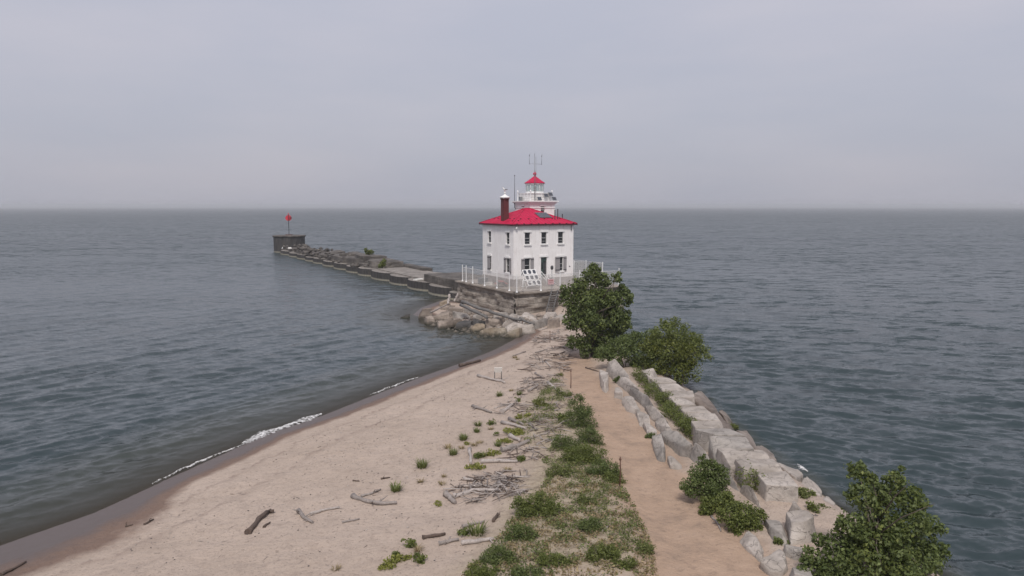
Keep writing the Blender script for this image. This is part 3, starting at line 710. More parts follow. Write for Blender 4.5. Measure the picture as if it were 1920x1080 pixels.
for (x, y, z) in ((tx-.55,ty-ge-.35,GZ+.32),(tx+.65,ty-ge-.25,GZ+.82),(tx+1.45,ty-ge-.25,GZ+.98),(tx+2.05,ty-ge-.35,GZ+.32)):
    panel_mb((x,y,z), (1,0,0), tl, .34, .30, .02).build('gallery_solar_panel', [M['steel'], M['solar']], gallery)
bx = MB(); bx.obox((tx-ge-.3,ty+.5,GZ+.3),(1,0,0),(0,1,0),(0,0,1),.18,.22,.3); bx.build('equipment_box', M['steel'], gallery)
LB = GZ + 1.161; LR = 1.34
ln = MB(); ln.lathe([(LR,LB),(LR,LB+.22)], 12, (tx,ty))
for j in range(12):
    a = 2*pi*j/12; p = (tx+LR*.985*cos(a), ty+LR*.985*sin(a)); ln.tube([(*p,LB+.22),(*p,LB+1.24)], .032, 6)
ln.lathe([(LR+.02,LB+1.24),(LR+.10,LB+1.28),(LR+.10,LB+1.40),(LR,LB+1.42)], 24, (tx,ty))
lantern = ln.build('lantern_room', M['white_metal'], lh)
gp = MB(); 
for j in range(12):
    a0, a1 = 2*pi*j/12, 2*pi*(j+1)/12; q = LR*.985
    gp.add([(tx+q*cos(a0),ty+q*sin(a0),LB+.22),(tx+q*cos(a1),ty+q*sin(a1),LB+.22),(tx+q*cos(a1),ty+q*sin(a1),LB+1.24),(tx+q*cos(a0),ty+q*sin(a0),LB+1.24)], [(0,1,2,3)])
gp.build('lantern_glazing', M['lantern_glass'], lantern)
lp = MB(); lp.lathe([(.25,LB+.2),(.25,LB+.45),(.10,LB+.46),(.10,LB+.6),(.22,LB+.62),(.22,LB+.95),(.08,LB+1.02)], 12, (tx,ty)); lp.build('beacon_lamp', M['steel'], lantern)
lr = MB(); lr.lathe([(LR+.22,LB+1.421),(LR+.24,LB+1.48),(.95,LB+1.9),(.30,LB+2.38),(.13,LB+2.5),(.12,LB+2.62),(.27,LB+2.76),(.25,LB+2.92),(.07,LB+3.1),(.02,LB+3.3)], 12, (tx,ty)); lr.build('lantern_roof', M['red'], lantern)
an = MB(); mx_, my_ = tx-1.30, ty-2.2
an.tube([(mx_-.1,my_,GZ),(mx_-.1,my_,GZ+6.6)], .04, 6); an.tube([(mx_+.12,my_,GZ),(mx_+.12,my_,GZ+6.3)], .032, 6)
an.tube([(mx_-.1,my_,GZ+6.6),(mx_-.05,my_,GZ+7.0)], [.03,.01], 6)
an.tube([(mx_-1.0,my_,GZ+5.3),(mx_+1.1,my_,GZ+5.3)], .02, 6)
for dx in (-1.0, 1.1): an.tube([(mx_+dx,my_,GZ+5.2),(mx_+dx,my_,GZ+6.35)], .03, 6); an.tube([(mx_+dx,my_,GZ+6.35),(mx_+dx+.05,my_,GZ+6.7)], .045, 6)
an.build('antenna_mast', M['steel'], lh)
wp = MB(); ax_, ay_ = tx-ts-.2, ty+ts*.9
wp.tube([(ax_,ay_,TZ-.5),(ax_,ay_,TZ+4.2)], [.05,.03], 6); wp.lathe([(.07,TZ+4.2),(.07,TZ+4.35)], 8, (ax_,ay_)); wp.tube([(ax_,ay_,TZ-.4),(tx-ts+.1,ay_,TZ-.9)], .04, 6); wp.build('whip_antenna', M['dark_metal'], lh)
# steps up to the door
stp = MB()
for i in range(5): stp.box(4.2,5.5,-.55-(4-i)*.3,-.12,i*.19+.002,(i+1)*.19)
steps = stp.build('door_steps', M['foundation'], lh)
hr = MB()
for x in (4.24, 5.46):
    hr.tube([(x,-.25,.95),(x,-.25,1.95)], .035, 6); hr.tube([(x,-1.6,.19),(x,-1.6,1.2)], .035, 6); hr.tube([(x,-.25,1.95),(x,-1.6,1.2)], .035, 6); hr.tube([(x,-.25,1.5),(x,-1.6,.75)], .025, 6)
hr.build('handrail', M['white_metal'], steps)

# ------------------------------------------------------------------ stone platform
pf = empty('stone_platform', (PC[0], PC[1], 0), TH, 'weathered layered stone platform under the white lighthouse', 'platform')
PU, PV = 17.0, 17.2
def ragged_wall(name, a, b, z0, z1, thick, mat, parent, seed, n_in, corner):
    """rough retaining wall with courses stepping out towards its foot"""
    a = np.array(a, float); b = np.array(b, float); ln_ = np.linalg.norm(b-a); ex = (b-a)/ln_; nv = np.array([n_in[0], n_in[1]])
    nu, nz = max(4, int(ln_/.28)), int((z1-z0)/.14); V = []; Fq = []
    for j in range(nz+1):
        z = z0 + (z1-z0)*j/nz
        for i in range(nu+1):
            s = ln_*i/nu; p = a + ex*s
            course = math.floor((z+.15*float(vnoise(s*.3, 0, seed)))/.5)
            out = .16*(3-course)*.5 + (.50)*(float(hash2(np.array([course]), np.array([math.floor(s/2.1+course*.37)]), seed)[0])-.5) + .42*(float(fbm(np.array([s*.9]), np.array([z*1.7]), 4, seed)[0])-.5) + .9*max(0, 1-abs(s-corner)/4.5)*max(0, (z1-.5-z)/(z1-z0))
            if z > z1-.30: out = .18 + .1*float(vnoise(s*1.5, 3, seed))
            p = p - nv*out; V.append((p[0], p[1], z))
    for i in range(nu+1): p = a + ex*ln_*i/nu + nv*thick; V.append((p[0], p[1], z1))
    for j in range(nz+1):
        for i in range(nu): q = j*(nu+1)+i; Fq.append((q, q+1, q+nu+2, q+nu+1))
    return np_mesh(name, V, Fq, mat, parent)
# faces: front (v=0), left (u=0), right, back
ragged_wall('front_wall', (-.25,0), (PU,0), -.6, DZ, .5, M['masonry'], pf, 3, (0,1), 0)
ragged_wall('side_wall', (0,PV), (0,-.25), -.6, DZ, .5, M['masonry'], pf, 8, (1,0), PV)
bw = MB(); bw.box(.3,PU,.3,PV,-.6,DZ-.02); bw.build('core', M['masonry'], pf)
dk = MB(); dk.box(.35,PU-.02,.35,PV-.02,DZ-.018,DZ-.002); dk.build('deck', M['deck'], pf)

# fence round the deck
fence = empty('chain_link_fence', (PC[0], PC[1], DZ), TH, 'white post chain link fence along the edge of the lighthouse deck', 'fence')
FH = 2.35
def post(u, v, h=FH, r=.055):
    p = MB(); p.lathe([(.16,0),(.16,.03),(r+.03,.12),(r,.3),(r,h),(r*.6,h+.05)], 10); o = p.build('fence_post', M['white_metal'], fence); o.location = (u, v, 0)
posts_l = [(.30,.30),(.30,2.2),(.30,5.5),(.30,9.0),(.30,12.6),(.30,14.7),(.30,15.9)]; posts_f = [(3.9,.30),(6.86,.30),(10.0,.30),(13.2,.30),(16.6,.30)]
for q in posts_l + posts_f: post(*q)
for q in ((16.6,4.0),(16.6,8.0),(16.6,12.0)): post(*q, h=2.9)
def mesh_panel(a, b, h):
    ln_ = math.dist(a, b); m = MB(); m.add([(0,0,.12),(ln_,0,.12),(ln_,0,h),(0,0,h)], [(0,1,2,3)]); m.tube([(0,0,h),(ln_,0,h)], .022, 6, 1)
    o = m.build('fence_mesh', [M['mesh'], M['white_metal']], fence); o.location = (*a, 0); o.rotation_euler = (0,0,math.atan2(b[1]-a[1], b[0]-a[0]))
for a, b in zip(posts_l[:-1], posts_l[1:]): mesh_panel(a, b, FH-.3)
ff = [posts_l[0]] + posts_f
for a, b in zip(ff[:-1], ff[1:]): mesh_panel(a, b, FH-.3)
mesh_panel((16.6,4.0),(16.6,8.0),2.8); mesh_panel((16.6,8.0),(16.6,12.0),2.8); mesh_panel((13.0,8.2),(16.5,8.2),2.8)
br = MB(); br.tube([(1.2,.30,1.55),(3.85,.30,.55)], .045, 6); br.tube([(4.9,.30,1.6),(6.8,.30,.4)], .04, 6)
br.tube([(1.2,.30,1.55),(1.2,.30,.05)], .04, 6); br.build('fence_brace', M['white_metal'], fence)
gt = MB()
for (a, b) in (((13.0,8.2,.1),(13.0,8.2,3.0)),((14.6,8.2,.1),(14.6,8.2,3.0)),((13.0,8.2,3.0),(14.6,8.2,3.0)),((13.0,8.2,.15),(14.6,8.2,.15))): gt.tube([a,b], .05, 6)
gt.build('gate_frame', M['white_metal'], fence)
def deck_pt(u, v): p = PF(u, v); return (p[0], p[1], DZ)
# rack of solar panels
rk = empty('solar_panel_rack', deck_pt(4.0, 2.4), TH, 'tilted white rack of nine solar panels on the deck before the door', 'solar panels')
ay = Vector((0,.55,.83)).normalized(); ax = Vector((1,0,0)); az = ax.cross(ay)
for r_ in range(3):
    for c_ in range(3):
        c = Vector((-.82+.82*c_+.10*(2-r_), 0, .95)) + ay*(.95*r_)
        pb = MB(); pb.obox(c, ax, ay, az, .385, .44, .025, 0)
        o = [(-.20,-.36),(.20,-.36),(.32,-.2),(.32,.2),(.20,.36),(-.20,.36),(-.32,.2),(-.32,-.2)]
        pb.add([c + ax*(a*.85) + ay*(b*.95) + az*.030 for a, b in o], [tuple(range(8))], 1); pb.build('solar_panel', [M['white_trim'], M['solar']], rk)
fr = MB()
for x in (-1.2, 1.2):
    p0 = Vector((x,0,.4)); p1 = p0 + ay*2.9; fr.tube([p0-az*.05, p1-az*.05], .04, 6); fr.tube([(x,p1.y,0),(x,p1.y,p1.z)], .04, 6); fr.tube([(x,0,0),(x,0,.45)], .04, 6)
fr.tube([(-1.2,-.02,.42),(1.2,-.02,.42)], .04, 6); fr.tube([(-1.2,1.5,.3),(1.2,1.5,.3)], .04, 6); fr.build('rack_frame', M['white_metal'], rk); rk.scale = (.86,.86,.86)
# pole with round black head, sign on the fence, furniture, box
pl = empty('lamp_pole', deck_pt(6.3,1.4), TH, 'slim pole with a round black head on the deck right of the door', 'pole')
q = MB(); q.lathe([(.10,0),(.04,.04),(.04,2.55)], 8); q.build('pole', M['steel'], pl)
q = MB(); q.lathe([(.03,2.5),(.17,2.6),(.20,2.8),(.17,3.0),(.03,3.1)], 10, smooth=True); q.build('lamp_head', M['dark_metal'], pl)
sn = empty('notice_sign', deck_pt(5.35,.18), TH, 'small faded pink notice board fixed to the deck fence', 'sign')
q = MB(); q.box(-.45,.45,-.03,.0,.75,1.45); q.build('sign_face', M['sign_pink'], sn); q = MB(); q.box(-.32,.32,-.036,-.031,1.2,1.3); q.box(-.26,.26,-.036,-.031,1.0,1.06); q.build('sign_text', M['faded_red'], sn)
pt = empty('picnic_table', deck_pt(1.7,6.9), TH+R(70), 'faded reddish picnic table on the deck behind the left fence', 'picnic table')
q = MB()
for i in range(4): q.box(-.9,.9,-.36+i*.185,-.36+i*.185+.17,.72,.76)
q.build('tabletop', M['faded_red'], pt)
for y in (-.7,.7): q = MB(); q.box(-.9,.9,y-.13,y+.13,.42,.46); q.build('bench', M['faded_red'], pt)
for x in (-.65,.65):
    q = MB(); q.tube([(x,-.62,0),(x,-.2,.72)], .04, 6); q.tube([(x,.62,0),(x,.2,.72)], .04, 6); q.tube([(x,-.75,.40),(x,.75,.40)], .035, 6); q.build('leg', M['timber'], pt)
q = MB(); q.box(-.6,.6,-.4,.4,0,.75); q.box(-.64,.64,-.44,.44,.752,.82); o = q.build('storage_box', M['steel'], None, deck_pt(1.3,11.4), TH); tag(o, 'grey metal storage box behind the left deck fence', 'box')
q = MB(); q.box(-.5,.5,-.2,.2,0,.35); q.box(-.55,.55,-.25,.25,.352,.40); o = q.build('white_chest', M['sign_white'], None, deck_pt(1.1,9.4), TH); tag(o, 'low white chest on the deck beside the lighthouse foundation', 'chest')
# timber stair against the front wall
st = empty('timber_stair', (*PF(4.6,-.2), 0), TH, 'grey timber stair leaning against the platform front wall', 'stairs')
a = Vector((-1.6,-2.2,.85)); b = Vector((.4,-.35,DZ+.05))
for dx in (0, .9):
    q = MB(); off = Vector((dx, -.1*dx, 0)); q.tube([a+off, b+off], .11, 4); q.build('stringer', M['timber'], st)
for i in range(9):
    p = a + (b-a)*((i+.5)/9); q = MB(); q.obox(p + Vector((.45,-.05,.06)), (1,-.1,0), (.1,1,0), (0,0,1), .5, .12, .025); q.build('tread', M['timber'], st)

# ------------------------------------------------------------------ pier of sheet pile cells, and the crib at its end
bounds = [17.2,21.9,30.4,39.7,48.4,59.2,66.8,75.2,84.9,94.3,102.9,110.7,120.3,129.3,141.0]
ordn = ['first','second','third','fourth','fifth','sixth','seventh','eighth','ninth','tenth','eleventh','twelfth','thirteenth','fourteenth']
for i, (v0, v1) in enumerate(zip(bounds[:-1], bounds[1:])):
    r = (v1-v0)/2*1.02; hw = 4.2; top = [1.15,1.5,1.55,1.6,1.6,1.55,1.35,1.4,1.2,1.3,1.1,1.25,1.1,1.2][i]
    c = PF(hw+1.0, (v0+v1)/2); cell = empty('pier_cell', (c[0], c[1], 0), TH, f'dark sheet piling cell, {ordn[i]} along the pier from the lighthouse' , 'pier cell', 'round sheet piling cells of the long pier')
    n = 64; ring = []
    for k in range(n+1):                    # two bulging ends joined by straight sides
        t = k/n
        ang = pi*.5 + pi*t; sag = .55
        ring.append((-hw + 1.35 - (2.35)*cos((t-.5)*pi), r*sin((.5-t)*pi)*1.0))
    ring2 = [(-p[0], -p[1]) for p in ring]; full = ring + ring2[1:-1]
    V = []; Fq = []; nn = len(full)
    for zz in (-1.2, top):
        for k, p in enumerate(full):
            ln_ = math.hypot(*p); s = 1 + (.07 if k % 4 in (0,1) else 0)/ln_; V.append((p[0]*s, p[1]*s, zz))
    w_ = MB(); w_.add(V, [(k, (k+1)%nn, nn+(k+1)%nn, nn+k) for k in range(nn)]); w_.build('piling', M['piling'], cell)
    cp = MB(); cp.prism([(p[0]*.985, p[1]*.985) for p in full], top-.25, top-.02); cp.build('cap', M['pier_top'], cell)
wl = MB()
def pier_wall(v0, v1, u0, u1, z, name, mat, label, seed):
    c = PF((u0+u1)/2, (v0+v1)/2); hw, hl = (u1-u0)/2, (v1-v0)/2
    top = [np.array([*(c + U*a*hw + W*b*hl), z + random.uniform(-.05,.05)]) for a, b in ((-1,-1),(1,-1),(1,1),(-1,1))]
    return stone(name, top, z-.6, mat, label, None, 'pier wall', n=12, bev=.04, rough=.05, seed=seed, taper=1.0)
pier_wall(17.3, 33.5, 1.6, 9.0, 2.75, 'pier_parapet', M['pier_stone'], 'dark stone parapet block of the pier beside the lighthouse platform', 5)
pier_wall(33.6, 57.5, 1.9, 8.6, 1.85, 'pier_slab', M['pier_top'], 'flat pale concrete slab on the pier beyond the parapet', 6)
pier_wall(48.0, 60.0, 7.6, 9.6, 2.3, 'pier_edge_wall', M['pier_stone'], 'low dark edge wall on the far side of the pier slab', 7)
stack = [(57.8,69,1.8,8.2,2.4),(59.0,68.5,2.2,8.0,3.0),(66,81,1.7,7.8,2.9),(68,80,2.6,7.8,3.6),(79,93,1.6,7.6,2.7),(81.5,90,2.8,7.4,3.3),(93.2,104,1.8,7.6,2.3),(96,101.5,2.6,7.2,2.9),(104.2,115,1.7,7.5,2.2),(115.2,128,1.8,7.6,2.0),(118,123,2.6,6.4,2.6),(128.2,140,2.0,7.2,1.9)]
sl_names = ['broad lowest course of grey stone on the pier next to the flat slab','upper grey stone course on the pier nearest the flat slab','second broad stone layer along the pier past the slab','tall stone layer on the pier beside the far bush','long low stone layer in the middle of the pier','raised rubble stones in the middle of the pier','low stone course past the middle of the pier','small raised stone past the middle of the pier','dark stone course nearing the beacon crib','long dark stone course second from the beacon crib','raised dark stone on the outer pier near the crib','outermost dark stone course at the foot of the beacon crib']
for i, (v0, v1, u0, u1, z) in enumerate(stack):
    c = PF((u0+u1)/2, (v0+v1)/2); hw, hl = (u1-u0)/2, (v1-v0)/2
    top = [np.array([*(c + U*a*hw + W*b*hl), z + random.uniform(-.2,.15)]) for a, b in ((-1,-1),(1,-1),(1,1),(-1,1))]
    stone('pier_stone', top, z-.7, M['pier_stone'], sl_names[i], 'layered stones along the pier', 'stone course', n=12, bev=.05, rough=.20, seed=40+i, cuts=3, taper=1.0)
q = MB(); q.box(-1.6,1.6,-.45,.45,0,.35); c = PF(1.6,132); o = q.build('fallen_slab', M['sign_white'], None, (c[0],c[1],1.9), TH+R(80)); tag(o, 'pale flat slab lying on the pier at the foot of the crib', 'slab')
q = MB(); q.box(-.9,.9,-.5,.5,0,.22); c = PF(1.2,34.5); o = q.build('fallen_slab', M['sign_white'], None, (c[0],c[1],1.62), TH+R(20)); tag(o, 'pale slab lying on the pier cell near the parapet', 'slab')
cb = empty('beacon_crib', (*PF(4.9,147.0), 0), TH, 'round dark steel crib with flared rim at the far end of the pier', 'crib')
q = MB(); nn = 72; V = []
for zz in (-1.5, 4.75):
    for k in range(nn): a = 2*pi*k/nn; rr_ = 4.55 + (.10 if k % 4 < 2 else 0); V.append((rr_*cos(a), rr_*sin(a), zz))
q.add(V, [(k,(k+1)%nn,nn+(k+1)%nn,nn+k) for k in range(nn)]); q.build('piling', M['piling'], cb)
q = MB(); q.lathe([(4.6,4.55),(4.95,4.85),(4.95,5.12),(4.6,5.2)], 48); q.build('rim', M['pier_stone'], cb)
bc = empty('red_beacon', (*PF(4.9,147.0), 5.2), 0, 'red daymark beacon on a slim dark pole standing on the crib', 'beacon')
q = MB(); q.box(-.9,.9,-.9,.9,0,.22); q.build('base', M['rust'], bc)
q = MB(); q.lathe([(.16,.22),(.11,.5),(.11,6.3)], 10); q.build('pole', M['dark_metal'], bc)
for rz in (R(20), R(110)):
    q = MB(); q.add([(-.45,0,4.45),(.45,0,4.45),(.92,0,5.0),(.92,0,5.5),(.45,0,6.1),(-.45,0,6.1),(-.92,0,5.5),(-.92,0,5.0)], [(0,1,2,3,4,5,6,7)]); q.add([(-.45,.05,4.45),(.45,.05,4.45),(.92,.05,5.0),(.92,.05,5.5),(.45,.05,6.1),(-.45,.05,6.1),(-.92,.05,5.5),(-.92,.05,5.0)], [(7,6,5,4,3,2,1,0)]); o = q.build('daymark', M['beacon_red'], bc); o.rotation_euler = (0,0,rz)
q = MB(); q.lathe([(.13,6.3),(.18,6.35),(.18,6.6),(.06,6.75)], 10); q.build('lamp', M['beacon_red'], bc)
q = MB(); q.obox((.75,0,5.55),(1,0,.3),(0,1,0),(-.3,0,1),.35,.3,.02); q.build('solar_panel', M['solar'], bc)
def gull(loc, rz, label, s=1.0):
    e_ = empty('gull', loc, rz, label, 'gull')
    q = MB(); pts = [(-.26,0,.22),(-.15,0,.21),(0,0,.22),(.12,0,.27),(.17,0,.36),(.20,0,.42),(.26,0,.43)]
    q.tube([Vector(p)*s for p in pts], [r*s for r in (.015,.06,.095,.085,.05,.052,.02)], 10); q.build('body', M['feather'], e_)
    for y in (-.08,.08):
        w = MB(); w.tube([Vector((.05,y,.27))*s, Vector((-.1,y*1.1,.25))*s, Vector((-.32,y*.5,.22))*s], [.04*s,.05*s,.008*s], 8); w.build('wing', M['steel'], e_)
        l_ = MB(); l_.tube([Vector((0,y*.4,.16))*s, Vector((0,y*.4,0))*s], .01*s, 5); l_.build('leg', M['beacon_red'], e_)
    b_ = MB(); b_.tube([Vector((.25,0,.425))*s, Vector((.33,0,.41))*s], [.015*s,.004*s], 6); b_.build('beak', M['rock_ochre'], e_)
g0 = np.array([*(HC + U*cx + W*cy), DZ + 12.80]); gull(g0, R(200), 'white gull perched on the chimney cap', 1.35)
gull((*PF(1.0,139.0), 1.25), R(90), 'white gull standing on the pier edge by the crib', 1.6)

# ------------------------------------------------------------------ boulders at the foot of the platform
BL = [(796,582,34,'rock_tan','pale tan boulder apart at the left tip of the pile'),(760,591,18,'rock_dark','low dark wet rock in the water off the pile tip'),(832,564,24,'rock_ochre','orange tan boulder below the fence corner beside the pier'),
(829,588,34,'rock_tan','broad tan boulder at the left of the rock pile'),(833,600,34,'rock_tan','large brown boulder at the waterline of the rock pile'),(853,579,36,'rock_tan','flat tan boulder under the bleached stumps'),
(871,588,34,'block_grey','grey boulder beneath the upper end of the long logs'),(872,602,30,'rock_dark','rounded dark boulder at the water edge'),(808,594,22,'rock_tan','small tan boulder left of the large brown one'),
(852,597,24,'rock_tan','brown boulder beside the rounded dark one'),(901,601,32,'rock_dark','square dark block right of the rounded dark boulder'),(898,589,30,'block_grey','grey slab under the middle of the long logs'),
(927,600,36,'rock_tan','pale tan slab below the lower logs'),(958,600,34,'block','pale block between the logs and the beach corner'),(970,609,46,'block','flat pale slab at the beach corner'),
(925,613,58,'rock_ochre','ochre stained slab at the waterline'),(960,618,46,'rock_ochre','yellow stained slab nearest the sand corner'),(894,611,30,'rock_ochre','small ochre boulder beside the dark block'),
(990,589,46,'block','flat pale slab at the foot of the platform wall'),(1007,598,48,'block_grey','big rough grey boulder in front of the timber stair'),(1029,589,34,'block','flat pale slab at the foot of the timber stair'),
(988,610,32,'block','low pale slab beside the sand at the pile end'),(1063,596,26,'block','pale boulder half under the tall tree'),(968,593,30,'block_grey','grey boulder below the ragged wall corner'),(1050,588,24,'block_grey','small grey boulder between stair and tall tree'),
(843,571,26,'rock_tan','brown boulder against the pier side of the pile'),(884,579,26,'block_grey','grey boulder against the wall under the log tops'),(915,582,28,'rock_tan','tan boulder against the left platform wall'),(940,588,28,'block_grey','grey boulder near the front corner of the platform'),(1040,600,24,'rock_tan','tan boulder beside the driftwood near the tall tree')]
for i, (px, py, wd, mt, lb) in enumerate(BL): boulder(px, py+4, wd, lb, M[mt], 100+i, zc=(.62 if py < 605 else .25) if px > 780 else .05, hgt=.72 if px > 780 else .35)

# ------------------------------------------------------------------ driftwood
def log(px_pts, r, mat, label, lift=0.0, zs=None, limbs=0, name='driftwood_log', group='driftwood on the beach', cat='driftwood', seed=0, taper=.6):
    rg = np.random.default_rng(seed + 1)
    pts = []
    for k, (a, b) in enumerate(px_pts):
        p = GT(a, b) if zs is None else G(a, b, zs[k])
        pts.append(Vector((p[0], p[1], p[2] + (r*.75 + lift if zs is None else 0))))
    q = []
    for i in range(len(pts)-1):
        for k in range(4): q.append(pts[i].lerp(pts[i+1], k/4))
    q.append(pts[-1]); q = [p + Vector(rg.normal(0, r*.25, 3) * np.array([1,1,.4])) for p in q]; n = len(q)
    o_ = q[0].copy(); q = [p - o_ for p in q]
    rad = [r*(1-(1-taper)*i/(n-1))*(1+rg.normal(0,.09)) for i in range(n)]; rad[0] *= 1.2
    mb = MB(); mb.tube(q, rad, 9)
    ln_ = (q[-1]-q[0]).length
    for k in range(limbs):
        i = int(rg.integers(1, n-1)); d = (q[-1]-q[0]).normalized(); sd_ = Vector((-d.y, d.x, 0)) * (1 if rg.random() < .5 else -1)
        e_ = q[i] + d*rg.uniform(.1,.35)*ln_*.5 + sd_*rg.uniform(.12,.30)*ln_ + Vector((0,0,rg.uniform(0,.25)))
        mid = q[i].lerp(e_, .5) + Vector(rg.normal(0,.05,3)); mb.tube([q[i], mid, e_], [rad[i]*.55, rad[i]*.4, rad[i]*.15], 6)
    o = mb.build(name, mat, None, o_); return tag(o, label, cat, group)
Pp, Gg, Dd = 'drift_pale', 'drift_grey', 'drift_dark'
LOGS = [([(896,706),(920,712),(949,719)], .17, Pp, 'pale log with a broken root end beside the small sign', 1),([(886,763),(922,775)], .15, Gg, 'knotty grey log on open sand left of the plant line', 2),([(926,767),(945,760)], .07, Pp, 'thin pale stick lying between two short logs', 0),
([(941,775),(964,759)], .19, Pp, 'short thick sawn pale log on the open sand', 0),([(992,735),(1009,724)], .17, Gg, 'short dark-ended grey log right of the small tufts', 0),([(1027,719),(1051,739)], .15, Pp, 'pale log sloping through the green plants by the path', 1),
([(1004,701),(1020,710)], .12, Gg, 'short grey log at the top of the plant line', 1),([(1024,679),(1033,690)], .11, Pp, 'pale curved branch on the debris heap', 0),([(1040,758),(1073,738)], .09, Gg, 'thin leaning branch pointing to the path above the shrub', 1),
([(942,794),(986,805)], .17, Pp, 'long pale log lying over yellow green plants', 0),([(940,848),(968,840),(995,829)], .22, Gg, 'thick dark-ended grey log among beach plants', 0),([(956,820),(977,829)], .17, Pp, 'short pale log just above the thick dark-ended log', 0),
([(879,844),(883,871)], .15, Pp, 'pale plank pointing straight up the beach', 0),([(901,868),(936,868),(970,868)], .17, Pp, 'long straight bleached beam lying across the sand', 0),([(956,787),(981,798)], .14, Gg, 'grey split log above the long pale one', 1),
([(993,798),(1007,808)], .12, Gg, 'short grey branch left of the dark shrub', 1),([(849,934),(887,924),(932,921)], .17, Pp, 'long bent bleached log across the driftwood heap', 1),([(836,929),(843,939),(854,946)], .20, Gg, 'curved grey stump at the left end of the heap', 0),
([(870,900),(885,903),(905,895)], .13, Pp, 'curved pale branch with a dark knob above the heap', 1),([(880,916),(902,907)], .11, Gg, 'grey branch resting across the heap', 2),([(935,908),(952,922)], .12, Pp, 'short bleached branch on the right of the heap', 1),
([(942,901),(967,912)], .11, Gg, 'dark grey branch at the right end of the heap', 2),([(792,1011),(835,1004)], .13, Dd, 'straight dark stick on the sand near the lower shrubs', 0),([(821,1022),(860,1014)], .13, Gg, 'grey forked branch below the straight dark stick', 2),
([(865,1022),(895,1018),(925,1013)], .15, Pp, 'pale barkless log reaching into the lower shrubs', 1),([(869,989),(907,980)], .11, Gg, 'grey branch with a dark knot beside a green plant', 2),([(924,980),(935,965)], .11, Dd, 'dark forked stump left of the round shrub', 2),
([(1130,997),(1144,985)], .06, Pp, 'thin pale stick among the ground cover', 0),([(465,1002),(488,975),(501,962),(515,962)], .17, Dd, 'thick dark brown bent branch alone on the beach', 0),([(494,990),(506,981)], .08, Dd, 'short dark stick beside the thick bent branch', 0),
([(582,966),(610,958),(637,952)], .10, Pp, 'slender pale branch on the bare beach', 1),([(661,933),(690,943),(720,947),(746,945)], .15, Gg, 'large grey limb with a raised crook on the bare beach', 2),([(677,932),(695,927),(713,919)], .09, Gg, 'thin twisted grey branch behind the large limb', 2),
([(560,960),(570,972),(586,982)], .13, Gg, 'grey root stump with a hollow dark end', 3),([(642,981),(673,974)], .07, Gg, 'thin dark twig below the slender pale branch', 1),([(662,902),(674,903)], .06, Dd, 'very small dark stick above the large grey limb', 0),
([(714,899),(731,896)], .07, Dd, 'small dark stick with a knot near a green tuft', 1),([(0,1079),(25,1068),(47,1055)], .10, Dd, 'dark curved branch in the wash at the corner of the beach', 0),([(235,988),(250,984)], .06, Dd, 'small dark stick on the wet sand edge', 1),([(271,984),(288,974)], .07, Dd, 'small forked dark stick above the wet sand', 1),
([(862,687),(880,682),(900,677)], .22, Dd, 'reddish brown log lying at the waterline below the rocks', 0),([(1098,690),(1110,694),(1122,697)], .08, Dd, 'dark bent branch on the path below the tall tree', 2),([(1334,970),(1345,982),(1353,998)], .07, Gg, 'thin branch lying in front of the path bushes', 1),
([(1020,640),(1048,634)], .11, Gg, 'grey branch on the upper sand below the boulders', 2),([(1004,662),(1026,655)], .10, Gg, 'grey branch left of the debris heap', 1),([(1035,655),(1062,650)], .11, Gg, 'grey branch across the debris heap near the tall tree', 2),([(1010,620),(1040,612)], .11, Pp, 'pale branch on the sand under the flat slabs', 1),([(1038,668),(1060,660)], .10, Dd, 'dark branch at the head of the path', 2),([(962,668),(985,660)], .10, Gg, 'grey stick on the sand near the narrow cove', 0)]
for i, (pp, r, mt, lb, lm) in enumerate(LOGS): log(pp, r*.66, M[mt], lb, limbs=lm, seed=i)
log([(863,571),(890,584),(914,596)], .2, M['timber'], 'dark grey log leaning down the boulders, lower of the long pair', zs=[2.2,1.75,1.35], seed=201, taper=.8)
log([(867,566),(900,578),(932,589),(976,601)], .2, M['timber'], 'longest grey log running down the boulders to the beach', zs=[2.55,2.1,1.7,1.2], seed=202, taper=.7)
log([(974,598),(1002,608)], .15, M['timber'], 'dark log continuing from the rocks onto the sand', zs=[1.2,1.0], seed=203)
log([(807,586),(824,578),(841,569)], .13, M[Gg], 'grey log sloping up to the bleached stumps', zs=[1.15,1.4,1.8], seed=204)
log([(840,571),(841,561),(843,552)], .16, M[Pp], 'upright bleached stump on the rocks, left of two', zs=[1.3,1.9,2.5], seed=205, limbs=1, taper=.9)
log([(852,565),(855,558),(859,551)], .14, M[Pp], 'upright bleached stump against the wall, right of two', zs=[1.3,1.8,2.3], seed=206, limbs=1, taper=.9)

